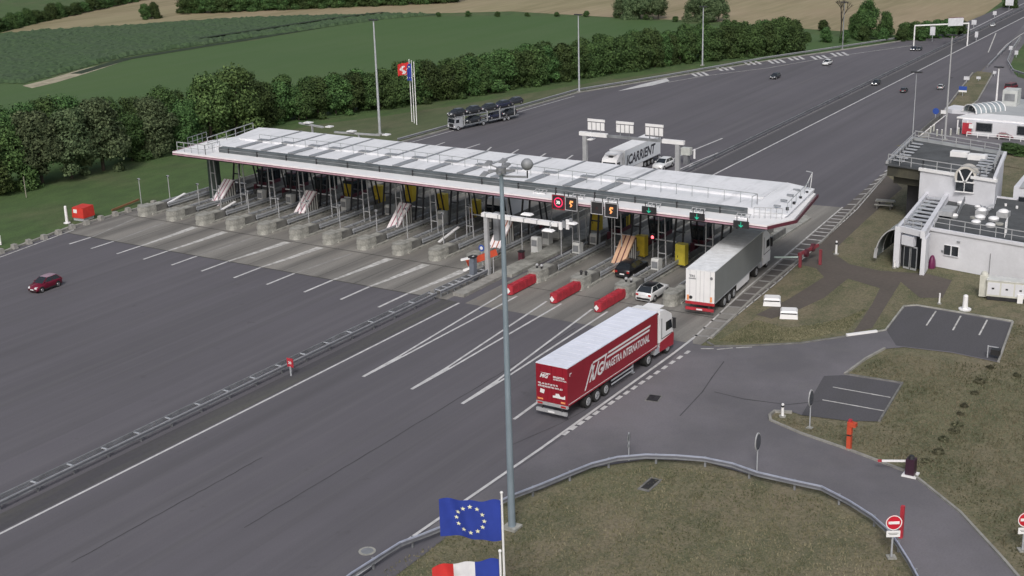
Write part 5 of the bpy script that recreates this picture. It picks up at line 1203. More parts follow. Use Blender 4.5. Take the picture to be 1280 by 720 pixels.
b = MB(); b.tube((x-.3, y, 6.2), (x-.25, y, 6.2), .85, .85, glass, 24); b.box(x-.32, x-.24, y-.85, y+.85, 4.75, 5.75, glass); rw_ = bb(b, 'round_window')
b = MB()
for s_ in (-1, 1): b.bar((x-.36, y, 5.6), (x-.36, y+s_*.6, 6.85), .05, .13, white)
b.bar((x-.36, y, 4.7), (x-.36, y, 5.7), .05, .13, white); b.bar((x-.36, y-.95, 5.72), (x-.36, y+.95, 5.72), .05, .12, white); b.bar((x-.36, y-.95, 4.7), (x-.36, y+.95, 4.7), .05, .12, white)
bb(b, 'mullion')
for (u, v) in ((1200, 192), (1222, 196)):
    b = MB(); x, y = G(u, v, 6.5); b.box(x-.5, x+.5, y-.9, y+.9, 6.22, 6.75, white); bb(b, 'roof_unit')
# right wing
b = MB(); b.prism([(138.2, 28.2), (137.2, 16), (146, 16), (147, 28.6)], 0, 4.6, offw); b.prism([(138.0, 27.6), (137.6, 16), (143.2, 16), (143.9, 28)], 4.6, 4.68, lightroof)
b.box(136.9, 137.2, 18, 27.4, .8, 3.9, glass); bb(b, 'right_wing')
for k in range(4): b = MB(); b.box(136.6, 136.9, 26-2.6*k-.12, 26-2.6*k+.12, HW, 4.6, white); bb(b, 'pilaster')

# generator box
x, y = G(1252, 374)
t = thing('generator', 'cream generator cabinet standing before the white building wall', 'generator', (x, y, 0), .15)
cream = mat('cream_paint', (.55, .55, .5), .6)
b = MB(); b.box(-.55, .6, -2.2, 1.25, .35, 1.75, cream); b.box(-.6, .65, -2.25, 1.3, 1.75, 1.83, mat('cream_top', (.6, .61, .6), .6)); b.build('housing', t)
b = MB(); b.box(-.5, .55, -2.1, 1.2, .0, .35, darks); b.build('skid', t)
b = MB(); b.box(-.1, .6, 1.25, 1.9, .1, 2.0, cream); b.ball((.25, 1.57, 2.0), .33, .33, .33, cream, 12, 5, True); b.build('exhaust_stack', t)
for k in range(3): b = MB(); b.box(-.57, -.55, -2.05+1.12*k, -1.05+1.12*k, .5, 1.6, offw); b.box(-.585, -.57, -1.6+1.12*k, -1.4+1.12*k, 1.0, 1.15, darks); b.build('panel', t)
b = MB(); b.box(-.75, -.45, -1.75, -1.3, 0, .75, white); b.build('side_box', t)

# ================================================================ STATION BUILDING (upper right)
sb = thing('station_building', 'low white station with pale flat roof at the upper right', 'building', (185, 40, 0))
def s2(mb, name, parent=sb): mb.v = [(a-185, b_-40, c) for a, b_, c in mb.v]; return mb.build(name, parent)
SH = 2.15
r1 = px([(1196, 146), (1228, 137), (1268, 128), (1330, 138), (1330, 158), (1280, 153)], SH)
wl = [(p[0]+.6, p[1]-.3) for p in r1]
b = MB(); b.prism([G(1203, 147.5, SH), (G(1203, 147, SH)[0]+9, G(1203, 147, SH)[1]), G(1330, 137, SH), G(1330, 158.5, SH)], 0, SH-.2, offw); s2(b, 'walls')
b = MB(); b.prism(r1, SH-.2, SH, white); b.prism(ins(r1, .04), SH, SH+.05, lightroof); s2(b, 'roof')
f0 = Vector(G(1203, 147.5, SH)); f1 = Vector(G(1330, 158.5, SH)); fd = (f1-f0).normalized(); fn = Vector((-abs(fd.y), fd.x)) if True else None
fn = Vector((fd.y, -fd.x)); fn = fn if fn.x < 0 else -fn
def fw_(s_, z, off): p = f0+fd*s_+fn*off; return (p.x, p.y, z)
for s_, w_ in ((1.9, 2.2), (7.3, 4.0), (11.6, 3.4)):
    b = MB(); b.bar(fw_(s_, 1.15, .02), fw_(s_+w_, 1.15, .02), .08, 1.25, galvd); o = s2(b, 'window'); 
    b = MB(); b.bar(fw_(s_+.1, 1.15, .07), fw_(s_+w_-.1, 1.15, .07), .03, 1.05, glass); b.v = [(p-185, q-40, r) for p, q, r in b.v]; b.build('pane', o)
for s_ in (-.4, .9):
    b = MB(); b.bar(fw_(s_, 0, .5), fw_(s_, SH-.2, .5), .14, .14, white); s2(b, 'pillar')
b = MB(); b.bar(fw_(.3, .9, .6), fw_(1.5, .9, .6), .25, 1.5, redm); b.bar(fw_(1.2, 1.3, .75), fw_(1.8, 1.3, .75), .1, .6, white); b.build('vending_kiosk', label='red kiosk panel with a white patch at the corner of the far station', category='kiosk')
b = MB(); n = 10; c0 = Vector(G(1212, 141, SH)); c1 = Vector(G(1248, 137, SH)); dd = (c1-c0); per = Vector((-dd.y, dd.x)).normalized()
for k in range(5):
    pass
def vp(t_, s_): q = c0+dd*s_+per*(1.4*math.cos(t_*math.pi)); return (q.x, q.y, SH+.05+1.1*math.sin(t_*math.pi))
for i in range(n):
    b.add([vp(i/n, 0), vp(i/n, 1), vp((i+1)/n, 1), vp((i+1)/n, 0)], [(0, 1, 2, 3)], mat('vault_glass', (.28, .32, .35), .2), True)
for k in range(7):
    for i in range(n): b.bar(vp(i/n, k/6), vp((i+1)/n, k/6), .14, .1, white)
s2(b, 'glazed_vault')
b = MB(); railing(b, [fw_(1.2, 0, 1.4)[:2], fw_(14, 0, 1.6)[:2]], 0, .6, step=1.5, r=.05, m_=white); b.build('white_fence', label='low white railing in front of the far station', category='fence')
b = MB(); p0 = px([(1181, 140), (1192, 136), (1216, 139), (1210, 143), (1190, 142)], .0); b.prism(p0, 0, .6, offw); b.build('low_wall', label='low white wall at the corner of the grass island by the station', category='wall')
b = MB(); p0 = px([(1149, 170), (1158, 164), (1163, 171), (1150, 173)]); b.prism(p0, 0, .15, kerbm); b.build('kerb_corner', kind='structure')
b = MB(); pts_ = px([(1148, 171), (1165, 156), (1178, 147)])
b.wall(pts_, .12, .1, .7, concd)
for k in range(8):
    q = Vector(pts_[0]).lerp(Vector(pts_[-1]), k/7.5); b.bar((q.x, q.y, 0), (q.x, q.y-.9, .8), .1, .1, white)
b.build('lattice_fence', label='short dark fence with white struts by the road edge before the station', category='fence')
for i, (u, v) in enumerate(((1163, 166), (1171, 170), (1177, 170), (1188, 169), (1198, 168), (1167, 164))):
    x, y = G(u, v); b = MB(); b.tube((x, y, 0), (x, y, .85), .13, .11, mat('pale_bollard', (.45, .46, .42), .7), 8); b.ball((x, y, .85), .12, .12, .08, white)
    b.build('bollard', label='one of the pale bollards standing on the grass before the far station', category='bollard', group='pale bollards before the far station')
# blue lorry behind the station
x, y = G(1288, 128); t = thing('blue_lorry', 'dark blue lorry with a white stripe partly seen at the right edge by the station', 'lorry', (x, y, 0), -.2); t.scale = (.6,)*3
b = MB(); b.box(-1, 9, -1.25, 1.25, 1.0, 4.6, mat('lorry_blue', (.02, .035, .1), .4)); b.build('box_body', t)
b = MB(); b.box(-1.02, 9.02, -1.27, 1.27, 2.6, 3.0, white); b.build('stripe', t); 
b = MB(); b.box(-1.2, 9.2, -1.3, 1.3, 4.6, 4.75, white); b.build('roof', t)
for xx in (.5, 1.8, 7.5):
    for s_ in (-1, 1): wheel(t, xx, s_*1.25, .5, .35)
b = MB(); x, y = G(1262, 150); b.box(x-1.2, x+1.2, y-1.0, y+1.0, SH, 4.4, mat('tower_pale', (.5, .52, .52), .7)); b.box(x-1.25, x-1.2, y-.7, y+.7, 2.9, 3.9, galvd)
b.v = [(p-185, q-40, r) for p, q, r in b.v]; b.build('roof_tower', sb)

# far highway gantry
t = thing('highway_gantry', 'white highway gantry with a sign panel across the far carriageway', 'gantry', (260, 70, 0))
ga = Vector(G(1142, 60)); gb_ = Vector(G(1209, 57)); 
ga -= Vector((260, 70)); gb_ -= Vector((260, 70))
for p in (ga, gb_): b = MB(); b.bar((p.x, p.y, 0), (p.x, p.y, 4.3), .2, .2, white); b.build('post', t)
b = MB(); b.bar((ga.x, ga.y, 4.3), (gb_.x, gb_.y, 4.3), .25, .22, white); b.build('beam', t)
b = MB(); q0 = ga.lerp(gb_, .62); q1 = ga.lerp(gb_, .9); b.bar((q0.x-.3, q0.y, 4.7), (q1.x-.3, q1.y, 4.7), .12, 1.5, mat('sign_pale', (.6, .61, .66), .6)); b.bar((q0.x-.2, q0.y, 5.5), (q1.x-.2, q1.y, 5.5), .1, .1, maroon); b.build('sign_panel', t)
for i, (u, v, w_, h_) in enumerate(((1165, 52, 1.0, 2.1), (1261, 14, 1.8, 2.2), (1243, 22, .8, 1.0), (1217, 35, 1.0, 1.2), (1220, 52, .6, 1.4), (1263, 66, .6, .9), (1270, 72, .6, .9), (1208, 103, .9, .7), (1223, 101, .7, .5), (1243, 95, .5, .6))):
    x, y = G(u, v); t = thing('road_sign', ['pale sign under the far gantry beside the bush', 'large pale sign at the top right edge of the motorway', 'small pale sign left of the top right motorway', 'pale sign between far gantry and motorway bend', 'small pale marker right of the gantry post', 'white marker on the curved rail near the top right', 'second white marker on the curved rail', 'pale marker low on the grass island edge', 'small white plate on the grass island', 'tiny pale marker at the tip of the grass island'][i], 'sign', (x, y, 0))
    b = MB(); b.tube((0, 0, 0), (0, 0, h_*.8), .05, .05, galv, 6); b.build('pole', t)
    b = MB(); b.box(-.04, .04, -w_/2, w_/2, h_*.6, h_*.6+h_*.8, mat('sign_pale', (.6, .61, .66), .6)); b.build('plate', t)
x, y = G(1203, 120); t = thing('road_sign', 'blue and white sign on the grass island before the station', 'sign', (x, y, 0))
b = MB(); b.tube((0, 0, 0), (0, 0, .9), .05, .05, galv, 6); b.build('pole', t)
b = MB(); b.box(-.05, .05, -.6, .6, .9, 1.5, mat('sign_blue', (.03, .08, .35), .5)); b.box(-.06, .06, -.6, .6, .62, .9, white); b.build('plate', t)
x, y = G(1169, 152); t = thing('round_sign', 'round blue sign at the kerb before the far station', 'sign', (x, y, 0))
b = MB(); b.tube((0, 0, 0), (0, 0, 1.4), .05, .05, galv, 6); b.build('pole', t)
b = MB(); b.tube((-.05, 0, 1.5), (0, 0, 1.5), .45, .45, mat('sign_blue', (.03, .08, .35), .5), 14); b.box(-.03, .03, -1.6, -.7, 1.2, 1.7, white); b.build('disc', t)

# ================================================================ SMALL THINGS ON THE RIGHT
def noentry(u, v, lab, h=1.75):
    x, y = G(u, v); t = thing('no_entry_sign', lab, 'sign', (x, y, 0), YAW-.0); mtr = mat('sign_red', (.5, .012, .03), .5)
    b = MB(); b.tube((0, 0, 0), (0, 0, h), .06, .06, galv, 8); b.box(-.25, .25, -.25, .25, 0, .08, concm); b.build('pole', t)
    b = MB(); b.tube((-.09, 0, h+.45), (-.06, 0, h+.45), .45, .45, mtr, 24); b.tube((-.1, 0, h+.45), (-.09, 0, h+.45), .0, .0, mtr, 3); b.box(-.105, -.09, -.3, .3, h+.37, h+.53, white)
    n = 24; vs = []
    for i in range(n): a = 2*math.pi*i/n; vs += [(-.094, math.cos(a)*.45, h+.45+math.sin(a)*.45), (-.094, math.cos(a)*.4, h+.45+math.sin(a)*.4)]
    b.add(vs, [(2*i, 2*i+1, (2*i+3) % (2*n), (2*i+2) % (2*n)) for i in range(n)], white); b.build('disc', t)
    b = MB(); b.box(-.1, -.07, -.38, .38, h-.42, h-.04, white); b.box(-.104, -.1, -.28, .28, h-.2, h-.17, darks); b.box(-.104, -.1, -.22, .22, h-.28, h-.25, darks); b.build('plate', t)
    return t
noentry(1114, 697, 'round red no entry sign with a white plate at the guardrail end')
noentry(1278, 688, 'round red no entry sign at the right edge beside the road', 1.5)
x, y = G(1126, 672); b = MB(); b.box(x-.12, x+.12, y-.1, y+.1, 0, 2.0, redm); b.build('red_post', label='slim red post behind the near no entry sign', category='post')
x, y = G(1061, 562); t = thing('red_bollard', 'tall orange red marker post beside the side road', 'post', (x, y, 0))
b = MB(); b.box(-.16, .16, -.14, .14, 0, 1.0, orange); b.box(-.14, .14, -.12, .12, 1.0, 1.12, darks); b.box(-.16, .16, -.15, .15, 1.12, 2.0, orange); b.box(-.2, .2, -.42, .12, 1.7, 1.95, orange); b.box(-.12, .12, -.1, .1, 2.0, 2.15, redm); b.build('post', t)
x, y = G(1138, 594); t = thing('lifting_barrier', 'dark barrier post with a short white arm beside the side road', 'barrier', (x, y, 0))
b = MB(); b.box(-.28, .28, -.28, .28, .1, 1.15, mat('dark_plum', (.04, .015, .03), .5)); b.tube((0, 0, 1.15), (0, 0, 1.35), .2, .15, darks, 10); b.build('post', t)
b = MB(); b.box(-.45, .45, -.45, .45, 0, .1, white); b.build('base', t)
b = MB(); b.bar((-.1, .1, 1.0), (-.3, 1.75, .72), .1, .12, white); b.bar((-.3, 1.75, .72), (-.33, 2.0, .68), .11, .13, redm); b.build('arm', t)
def oval_sign(u, v, h, lab):
    x, y = G(u, v); t = thing('oval_mirror', lab, 'mirror', (x, y, 0), YAW+.9)
    b = MB(); b.tube((0, 0, 0), (0, 0, h-.5), .045, .045, galv, 8); b.box(-.2, .2, -.2, .2, 0, .04, concm); b.build('pole', t)
    b = MB(); n = 20
    for rr, m_, xo in ((1., steel_l, 0), (.86, mat('mirror_grey', (.12, .13, .15), .2, .5), -.03)):
        b.add([(xo-.03, math.cos(2*math.pi*i/n)*.34*rr, h+math.sin(2*math.pi*i/n)*.62*rr) for i in range(n)]+[(xo+.03, math.cos(2*math.pi*i/n)*.34*rr, h+math.sin(2*math.pi*i/n)*.62*rr) for i in range(n)], [tuple(range(n)), tuple(range(2*n-1, n-1, -1))]+[((i+1) % n, i, n+i, n+(i+1) % n) for i in range(n)], m_)
    b.build('face', t)
oval_sign(1012, 535, 2.2, 'tall oval sign on a thin pole beside the lower parking bay')
oval_sign(946, 592, 2.2, 'narrow dark oval sign seen edge on just inside the guardrail bend')
x, y = G(786, 576); t = thing('marker_sign', 'thin pole with small dark plates at the top of the guardrail bend', 'sign', (x, y, 0), YAW+1.1)
b = MB(); b.tube((0, 0, 0), (0, 0, 2.0), .045, .04, galv, 8); b.build('pole', t)
b = MB(); b.box(-.03, .03, -.2, .2, 1.45, 1.9, galvd); b.box(-.03, .03, -.16, .16, 1.0, 1.2, galvd); b.build('plate', t)
def wbollard(u, v, h, r, lab, band=None):
    x, y = G(u, v); t = thing('white_bollard', lab, 'bollard', (x, y, 0))
    b = MB(); b.tube((0, 0, 0), (0, 0, h), r, r*.85, white, 12); b.ball((0, 0, h), r*.85, r*.85, r*.6, white); b.build('post', t)
    b = MB(); b.tube((0, 0, 0), (0, 0, .1), r*2.2, r*2.2, white if r > .15 else concm, 14); b.build('foot', t)
    if band: b = MB(); b.tube((0, 0, h*.78), (0, 0, h*.92), r*1.02, r*1.02, darks, 12); b.build('band', t)
wbollard(978, 521, .95, .11, 'white reflector post on the kerb tip of the lower parking bay', True)
wbollard(1206, 387, 1.2, .24, 'stout white hydrant post behind the upper parking bay')
wbollard(1174, 380, .95, .08, 'thin pale post left of the white hydrant')
wbollard(1118, 335, .7, .1, 'small white post on the path before the building entrance')
wbollard(1045, 318, 1.3, .12, 'white post on the grass beside the toll exit', True)
wbollard(84, 279, 1.9, .17, 'white post on the verge beside the red box')
for i, (u, v) in enumerate(((965, 380), (986, 396))):
    x, y = G(u, v); t = thing('concrete_chamber', ['pale concrete chamber block with a dark band, the far one of the pair', 'pale concrete chamber block with a dark band, the near one of the pair'][i], 'chamber', (x, y, 0), .35)
    b = MB(); b.hexa([(-.65, -.75, 0), (.65, -.75, 0), (.65, .75, 0), (-.65, .75, 0)], [(-.6, -.7, .38), (.6, -.7, .38), (.6, .7, .38), (-.6, .7, .38)], white); b.build('base', t)
    b = MB(); b.box(-.52, .52, -.62, .62, .38, .52, darks); b.build('gap', t)
    b = MB(); b.hexa([(-.62, -.72, .52), (.62, -.72, .52), (.62, .72, .52), (-.62, .72, .52)], [(-.5, -.6, .68), (.5, -.6, .68), (.5, .6, .68), (-.5, .6, .68)], white); b.build('lid', t)
# picnic table
x, y = G(1106, 259); t = thing('picnic_table', 'pale stone picnic table with benches on the grass near the hatched strip', 'table', (x, y, 0), .15)
b = MB(); b.box(-.45, .45, -1.0, 1.0, .68, .78, concm); b.build('tabletop', t)
for s_ in (-1, 1): b = MB(); b.box(s_*.85-.18, s_*.85+.18, -1.0, 1.0, .4, .48, concm); b.build('bench', t)
b = MB()
for yy in (-.7, .7): b.box(-.3, .3, yy-.08, yy+.08, 0, .68, concd); b.box(-.95, .95, yy-.06, yy+.06, .3, .4, concd); b.box(-.95, -.8, yy-.06, yy+.06, 0, .3, concd); b.box(.8, .95, yy-.06, yy+.06, 0, .3, concd)
b.build('frame', t)
# red barrier at the exit of the last lane
x, y = G(1000, 334); rb_ = mat('faded_barrier_red', (.24, .045, .06), .6); t = thing('exit_barrier', 'red swing barrier with posts beside the last toll lane', 'barrier', (x, y, 0))
b = MB(); b.box(-.12, .12, -.12, .12, 0, 1.4, rb_); b.box(1.5, 1.74, -1.5, -1.26, 0, 1.5, rb_); b.build('post', t)
b = MB(); b.bar((0, .2, 1.2), (3.4, -.5, 1.35), .16, .3, rb_); b.tube((1.2, -.3, 1.1), (1.2, .0, 1.1), .4, .4, maroon, 12); b.tube((2.6, -.4, 1.3), (2.6, -.1, 1.3), .4, .4, maroon, 12); b.build('counterweight_arm', t)
b = MB(); b.bar((-.1, .2, 1.0), (-1.0, 2.2, .95), .1, .14, mat('pale_green', (.5, .62, .6), .6)); b.build('arm', t)
# small red-white board on median rail
x, y = G(364, 470); t = thing('board_sign', 'small red board with white lettering on the near median rail', 'sign', (x, y, 0))
b = MB(); b.box(-.03, .03, -.3, .3, .75, 1.45, redm); b.box(-.05, .05, -.05, .05, 0, .8, galv); b.build('board', t)
b = MB(); b.text('30', .3, lambda tx, ty: (-.035, .16-tx, 1.0+ty), white, bold=.01); b.build('lettering', t)
# red box on the left verge
x, y = G(105, 274); t = thing('red_box', 'red box with a white panel standing on the left grass verge', 'box', (x, y, 0), .1)
b = MB(); b.hexa([(-.9, -.85, .35), (.9, -.85, .35), (.9, .85, .35), (-.9, .85, .35)], [(-.8, -.8, 1.5), (.85, -.8, 1.55), (.85, .8, 1.55), (-.8, .8, 1.5)], mat('box_red', (.55, .04, .03), .5)); b.build('body', t)
b = MB(); b.box(-.86, -.82, .1, .6, .9, 1.3, white); b.build('panel', t)
b = MB(); b.box(-.8, .8, -.75, .75, 0, .35, galv); b.build('plinth', t)
# thin orange pipe / pole bits on left verge
b = MB(); a_, c_ = G(140, 264), G(174, 253); b.bar((*a_, .12), (*c_, .35), .18, .2, mat('rusty', (.2, .1, .05), .9)); b.build('rusty_pipe', label='rusty pipe lying on the verge left of the thin posts', category='pipe')
x, y = G(33, 247); b = MB(); b.tube((x, y, 0), (x, y, 2.6), .06, .05, mat('wood_post', (.25, .24, .2), .8), 8); b.build('wooden_post', label='thin wooden post in front of the left trees', category='post')
x, y = G(1, 306); b = MB(); b.tube((x, y, 0), (x, y, 1.0), .1, .1, white, 8); b.build('white_post', label='white post at the very left edge of the view', category='post')
# litter bench near bay
x, y = G(1240, 448); t = thing('litter_bin', 'small dark bin on a grey stand at the corner of the upper parking bay', 'bin', (x, y, 0))
b = MB(); b.box(-.25, .25, -.55, .1, .35, .8, blackp); b.build('bin', t)
b = MB(); b.bar((0, .35, 0), (0, .35, 1.0), .08, .08, galv); b.bar((0, .35, .95), (0, -.4, .95), .06, .06, galv); b.build('stand', t)

# ================================================================ VEGETATION
def crown_mesh(name, R, H, n, leaf, m_, seed, blobs=14, low=.1, squash=1.):
    rnd = random.Random(seed); mb = MB(); V = []; Fc = []
    B = []
    for k in range(blobs):
        a = rnd.uniform(0, 2*math.pi); h = rnd.random(); rr = R*(.78)*math.sqrt(rnd.random())*(1-.45*h*h)
        B.append((math.cos(a)*rr, math.sin(a)*rr*squash, H*(low+(.9-low)*h), R*rnd.uniform(.16, .4)*(1-.2*h)))
    B.append((0, 0, H*.5, R*.7)); B.append((0, 0, H*.8, R*.45))
    tot = sum(b[3]**2 for b in B)
    for bx_, by_, bz_, br in B:
        for _ in range(int(n*br*br/tot)):
            th = rnd.uniform(0, 2*math.pi); cz = rnd.uniform(-.75, 1); s_ = math.sqrt(1-cz*cz); rad = br*min(1.5, max(.5, rnd.gauss(.95, .17)))
            c = Vector((bx_+rad*s_*math.cos(th), by_+rad*s_*math.sin(th), max(.15, bz_+rad*cz*.9)))
            nrm = Vector((s_*math.cos(th), s_*math.sin(th), cz+.25)).normalized()
            nrm = (nrm+Vector((rnd.gauss(0, .45), rnd.gauss(0, .45), rnd.gauss(0, .45)))).normalized()
            t1 = nrm.orthogonal().normalized(); t1 = Matrix.Rotation(rnd.uniform(0, 6.28), 3, nrm) @ t1; t2 = nrm.cross(t1); l = leaf*rnd.uniform(.6, 1.3)
            o = len(V); V += [tuple(c+t1*l*.6), tuple(c+t2*l*.38+t1*.05), tuple(c-t1*l*.55+nrm*l*.1), tuple(c-t2*l*.4)]
            Fc.append((o, o+1, o+2, o+3))
    mb.add(V, Fc, m_); me_o = mb.build(name); me = me_o.data; bpy.data.objects.remove(me_o); return me
def trunk_mesh(h, r, seed):
    rnd = random.Random(seed); mb = MB(); mb.tube((0, 0, 0), (0, 0, h*.5), r, r*.7, bark, 8)
    for k in range(5):
        a = rnd.uniform(0, 6.28); mb.tube((0, 0, h*(.3+.05*k)), (math.cos(a)*h*.22, math.sin(a)*h*.22, h*(.6+.05*k)), r*.45, r*.15, bark, 6)
    mb.tube((0, 0, h*.5), (.1, 0, h*.8), r*.7, r*.25, bark, 8)
    o = mb.build('trunk'); me = o.data; bpy.data.objects.remove(o); return me
TM = trunk_mesh(8, .22, 1)
CR = [crown_mesh('crown', 3.6, 8.6, 13000, .3, leaf_a, s, blobs=34, low=.02) for s in (1, 2, 3)]
CRP = [crown_mesh('crown', 3.6, 8.6, 13000, .3, leaf_c, s, blobs=34, low=.02) for s in (11, 12)]
CRD = [crown_mesh('crown', 3.6, 8.6, 11000, .32, leaf_b, s, low=.05, blobs=30) for s in (21, 22)]
HG = [crown_mesh('crown', 2.4, 5.7, 6500, .26, leaf_b, s, blobs=26, low=.04) for s in (31, 32, 33, 34)]
def tree(x, y, meshes, s, lab, grp, name='broadleaf_tree', sz=None, cat='tree', rnd=random):
    t = thing(name, lab, cat, (x, y, -.05), rnd.uniform(0, 6.28), grp)
    c = bpy.data.objects.new('crown', rnd.choice(meshes)); COL.objects.link(c); c.parent = t
    k = bpy.data.objects.new('trunk', TM); COL.objects.link(k); k.parent = t; kk = (5.6/8.6) if meshes is HG else 1.; k.scale = (kk, kk, kk)
    t.scale = (s, s, sz or s); return t
rt_ = random.Random(5)
TL = [(10, 243, CR, 1.0), (55, 233, CRP, 1.08), (92, 226, CRP, 1.05), (132, 216, CRP, 1.12), (168, 203, CRD, .75), (198, 197, CRP, .95), (236, 188, CRD, .8), (268, 180, CR, 1.15), (300, 172, CR, 1.2), (-18, 250, CR, .95), (325, 163, CRD, .85)]
LN = ['at the left edge', 'second from the left edge', 'with a pale crown left of the red box', 'with a pale crown above the white verge post', 'dark and low between two pale trees', 'with a pale crown above the thin verge posts', 'dark, left of the canopy end', 'tall and rounded behind the canopy end', 'tallest, right behind the canopy railing', 'mostly outside the left edge', 'dark, where the hedge begins']
for i, (u, v, ms, s) in enumerate(TL):
    x, y = G(u, v); tree(x+1, y+1.5, ms, s, 'broadleaf tree in the left row, '+LN[i], 'trees of the left row', rnd=rt_)
for i in range(13):
    u = -20+i*28; v = 224-i*6.2; x, y = G(u, v); tree(x+3+rt_.uniform(-1, 1), y+4+rt_.uniform(-1, 1), CRD, rt_.uniform(.7, .98), 'dark tree filling the second row behind the left trees', 'dark trees of the second row on the left', rnd=rt_)
hp = [Vector(G(*q)) for q in ((322, 160), (400, 150), (480, 138), (560, 127), (640, 113), (740, 98), (860, 80), (960, 71), (1008, 66))]
acc = 0; pos = []
for a, c in zip(hp[:-1], hp[1:]):
    L = (c-a).length; 
    while acc < L: pos.append(a.lerp(c, acc/L)); acc += 2.1
    acc -= L
for i, p in enumerate(pos):
    tree(p.x+1.6+rt_.uniform(-.4, .4), p.y+1.6+rt_.uniform(-.4, .4), HG, rt_.uniform(.95, 1.22), 'dark shrubby tree, one of the long roadside hedge behind the plaza', 'trees of the long dark hedge', name='hedge_tree', rnd=rt_)
for i, p in enumerate(pos[::2]):
    tree(p.x+3.8+rt_.uniform(-.6, .6), p.y+3.2+rt_.uniform(-.6, .6), HG, rt_.uniform(1.0, 1.25), 'dark shrubby tree in the back line of the roadside hedge', 'back line trees of the long hedge', name='hedge_tree', rnd=rt_)
# far trees
def far(u, v, ms, s, lab, grp=None, sz=None, name='broadleaf_tree', cat='tree'):
    x, y = G(u, v); return tree(x, y, ms, s, lab, grp, rnd=rt_, sz=sz, name=name, cat=cat)
far(182, 24, CRD, .48, 'small round bush alone in the pale wheat field, left half', name='round_bush', cat='bush'); far(193, 23, CRD, .5, 'small round bush alone in the pale wheat field, right half', name='round_bush', cat='bush')
for i, (u, v, s) in enumerate(((775, 22, .7), (790, 23, .95), (806, 24, 1.0), (823, 24, .9), (868, 26, .85), (885, 27, 1.15), (898, 27, .9))):
    far(u, v, CRP, s*.9, ['leftmost', 'second', 'third', 'fourth'][i]+' pale tree of the clump at the top middle' if i < 4 else ['left', 'tallest', 'right'][i-4]+' pale tree of the clump right of the top middle', 'pale trees at the field edge')
for i, (u, v, s) in enumerate(((1068, 46, .45), (1083, 48, .75), (1076, 48, .55), (1107, 46, .5))):
    far(u, v, CRD, s, ['low bush left of the three far trees', 'dark pointed tree beyond the motorway', 'dark bush between the far trees', 'small solitary tree right of the far bushes'][i], sz=s*1.25)
# bare tree
x, y = G(1051, 47); b = MB(); rb = random.Random(4)
def br_(p, d, L, r, dep):
    q = p+d*L; b.tube(p, q, r, r*.6, bark, 5)
    if dep:
        for _ in range(3): br_(q, (d+Vector((rb.uniform(-.5, .5), rb.uniform(-.5, .5), rb.uniform(-.1, .3)))).normalized(), L*.68, r*.6, dep-1)
br_(Vector((x, y, -.05)), Vector((0, 0, 1)), 3.0, .2, 4); b.build('bare_tree', label='leafless tree beside the thin far mast', category='tree')
for i in range(17):
    u = 548+i*37; v = 20.5+(max(0, u-740)/440)**1*27; s = rt_.uniform(.3, .42)
    far(u, v, HG, s*(1.0 if u < 1000 else 1.5), 'low dark bush, one of the line along the far field edge', 'bushes along the far field edge', name='low_bush', cat='bush', sz=s*.6*(1 if u < 1000 else 1.7))
for i in range(9):
    u = 960+i*24; s = rt_.uniform(.45, .7); far(u, 52+.2*i if u < 1060 else 51, HG, s, 'dark green bush in the thicket beyond the hedge end', 'bushes beyond the hedge end', name='low_bush', cat='bush', sz=s*.8)
for i in range(6):
    far(1132+i*13, 50-i*1.0, HG, .9, 'dark bush in the thicket behind the far gantry', 'bushes behind the far gantry', name='low_bush', cat='bush', sz=.65)
# forest strips at the top edge
for i in range(20):
    u = -15+i*10; v = 41-i*2.15+(.0 if i > 3 else 1); far(u, v, CRD, rt_.uniform(.45, .7), 'dark tree of the slanting strip at the top left corner', 'trees of the top left strip', sz=rt_.uniform(.3, .5))
for i in range(34):
    u = 236+i*10; v = 16.5-i*.42; far(u, v, CRD, rt_.uniform(.8, 1.05), 'dark tree of the wood along the top edge of the view', 'trees of the wood at the top edge', sz=.75)
far(1262, 10, CRD, .5, 'dark bush beside the pale sign at the top right corner')
for (u, v, s) in ((1272, 190, .5), (1262, 187, .38)): far(u, v+2, HG, s*1.7, 'low spreading green shrub on the lawn, '+('right one' if s == .5 else 'left one')+' behind the control building', name='shrub', cat='shrub', sz=.2)
far(188, 197, CRP, .35, 'pale bush at the foot of the left trees', name='bush', cat='bush')
# brown tufts on the lawn to the right
WT = crown_mesh('foliage', .6, .2, 220, .2, leafmat('weed_brown', (.045, .048, .028), (.12, .115, .075)), 77, blobs=5, low=.02)
for k, (u, v) in enumerate(((1238, 460), (1225, 478), (1218, 492), (1205, 508), (1200, 518), (1197, 532), (1193, 540), (1180, 550), (1158, 577), (1173, 566), (1271, 470))):
    x, y = G(u, v); t = thing('weed_tuft', 'dark weed tuft, one of the string across the dry lawn at the right', 'weed', (x, y, -.04), k, 'weed tufts on the right lawn'); c = bpy.data.objects.new('foliage', WT); COL.objects.link(c); c.parent = t; s = rt_.uniform(.6, 1.0); t.scale = (s, s*.8, s*.8)
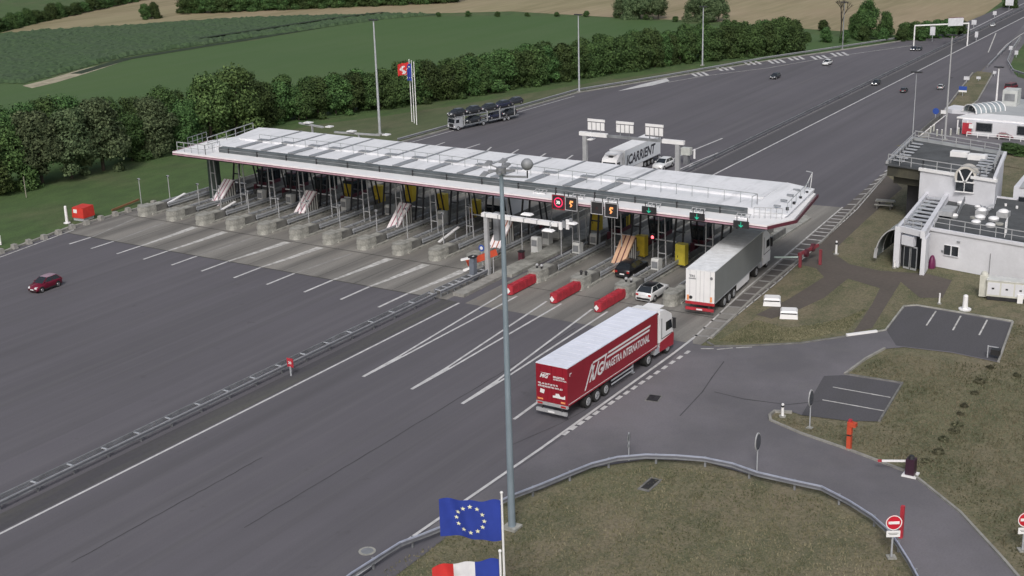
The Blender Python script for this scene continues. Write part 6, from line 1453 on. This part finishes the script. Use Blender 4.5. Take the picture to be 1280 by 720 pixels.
# grass blades: two uneven swards of short blades on the near lawns
def sward(name, polypx, n, lab, m_, hmax):
    P = px(polypx); rnd = random.Random(9); V = []; Fc = []; xs = [p[0] for p in P]; ys = [p[1] for p in P]
    def inside(x, y):
        c = False
        for i in range(len(P)):
            x1, y1 = P[i]; x2, y2 = P[i-1]
            if (y1 > y) != (y2 > y) and x < (x2-x1)*(y-y1)/(y2-y1)+x1: c = not c
        return c
    k = 0
    while k < n:
        x = rnd.uniform(min(xs), max(xs)); y = rnd.uniform(min(ys), max(ys))
        if not inside(x, y): continue
        k += 1; cl = .5+.5*math.sin(x*1.3+2*math.sin(y*.9))*math.sin(y*1.7+math.sin(x)); h = hmax*rnd.uniform(.3, 1)*(.4+cl)
        for q in range(2):
            a = rnd.uniform(0, 6.28); wv = rnd.uniform(.02, .05); dx, dy = math.cos(a)*wv, math.sin(a)*wv; lx, ly = rnd.uniform(-.06, .06), rnd.uniform(-.06, .06); o = len(V)
            V += [(x-dx, y-dy, -.03), (x+dx, y+dy, -.03), (x+lx, y+ly, h)]; Fc.append((o, o+1, o+2))
    b = MB(); b.add(V, Fc, m_); b.build(name, label=lab, category='grass', kind='stuff')
grassm = leafmat('grass_blade', (.06, .068, .034), (.235, .21, .145), .22)
sward('lawn_grass', [(450, 735), (500, 700), (560, 673), (640, 640), (679, 622), (740, 593), (807, 583), (880, 586), (946, 605), (1027, 624), (1085, 656), (1110, 682), (1135, 735)], 9000, 'dry clumpy grass on the foreground lawn inside the guardrail', grassm, .14)
sward('verge_tufts', [(968, 524), (1000, 524), (1060, 532), (1100, 530), (1132, 480), (1065, 466), (1110, 440), (1240, 458), (1272, 404), (1300, 410), (1300, 740), (1262, 692), (1205, 636), (1145, 586), (1070, 558)], 9000, 'dry clumpy grass on the lawn between parking bays and side road', grassm, .15)
sward('island_grass', [(898, 425), (945, 400), (985, 410), (1050, 400), (1085, 385), (1060, 412), (1000, 425), (930, 429)], 6000, 'dry clumpy grass beside the concrete chamber blocks', grassm, .13)
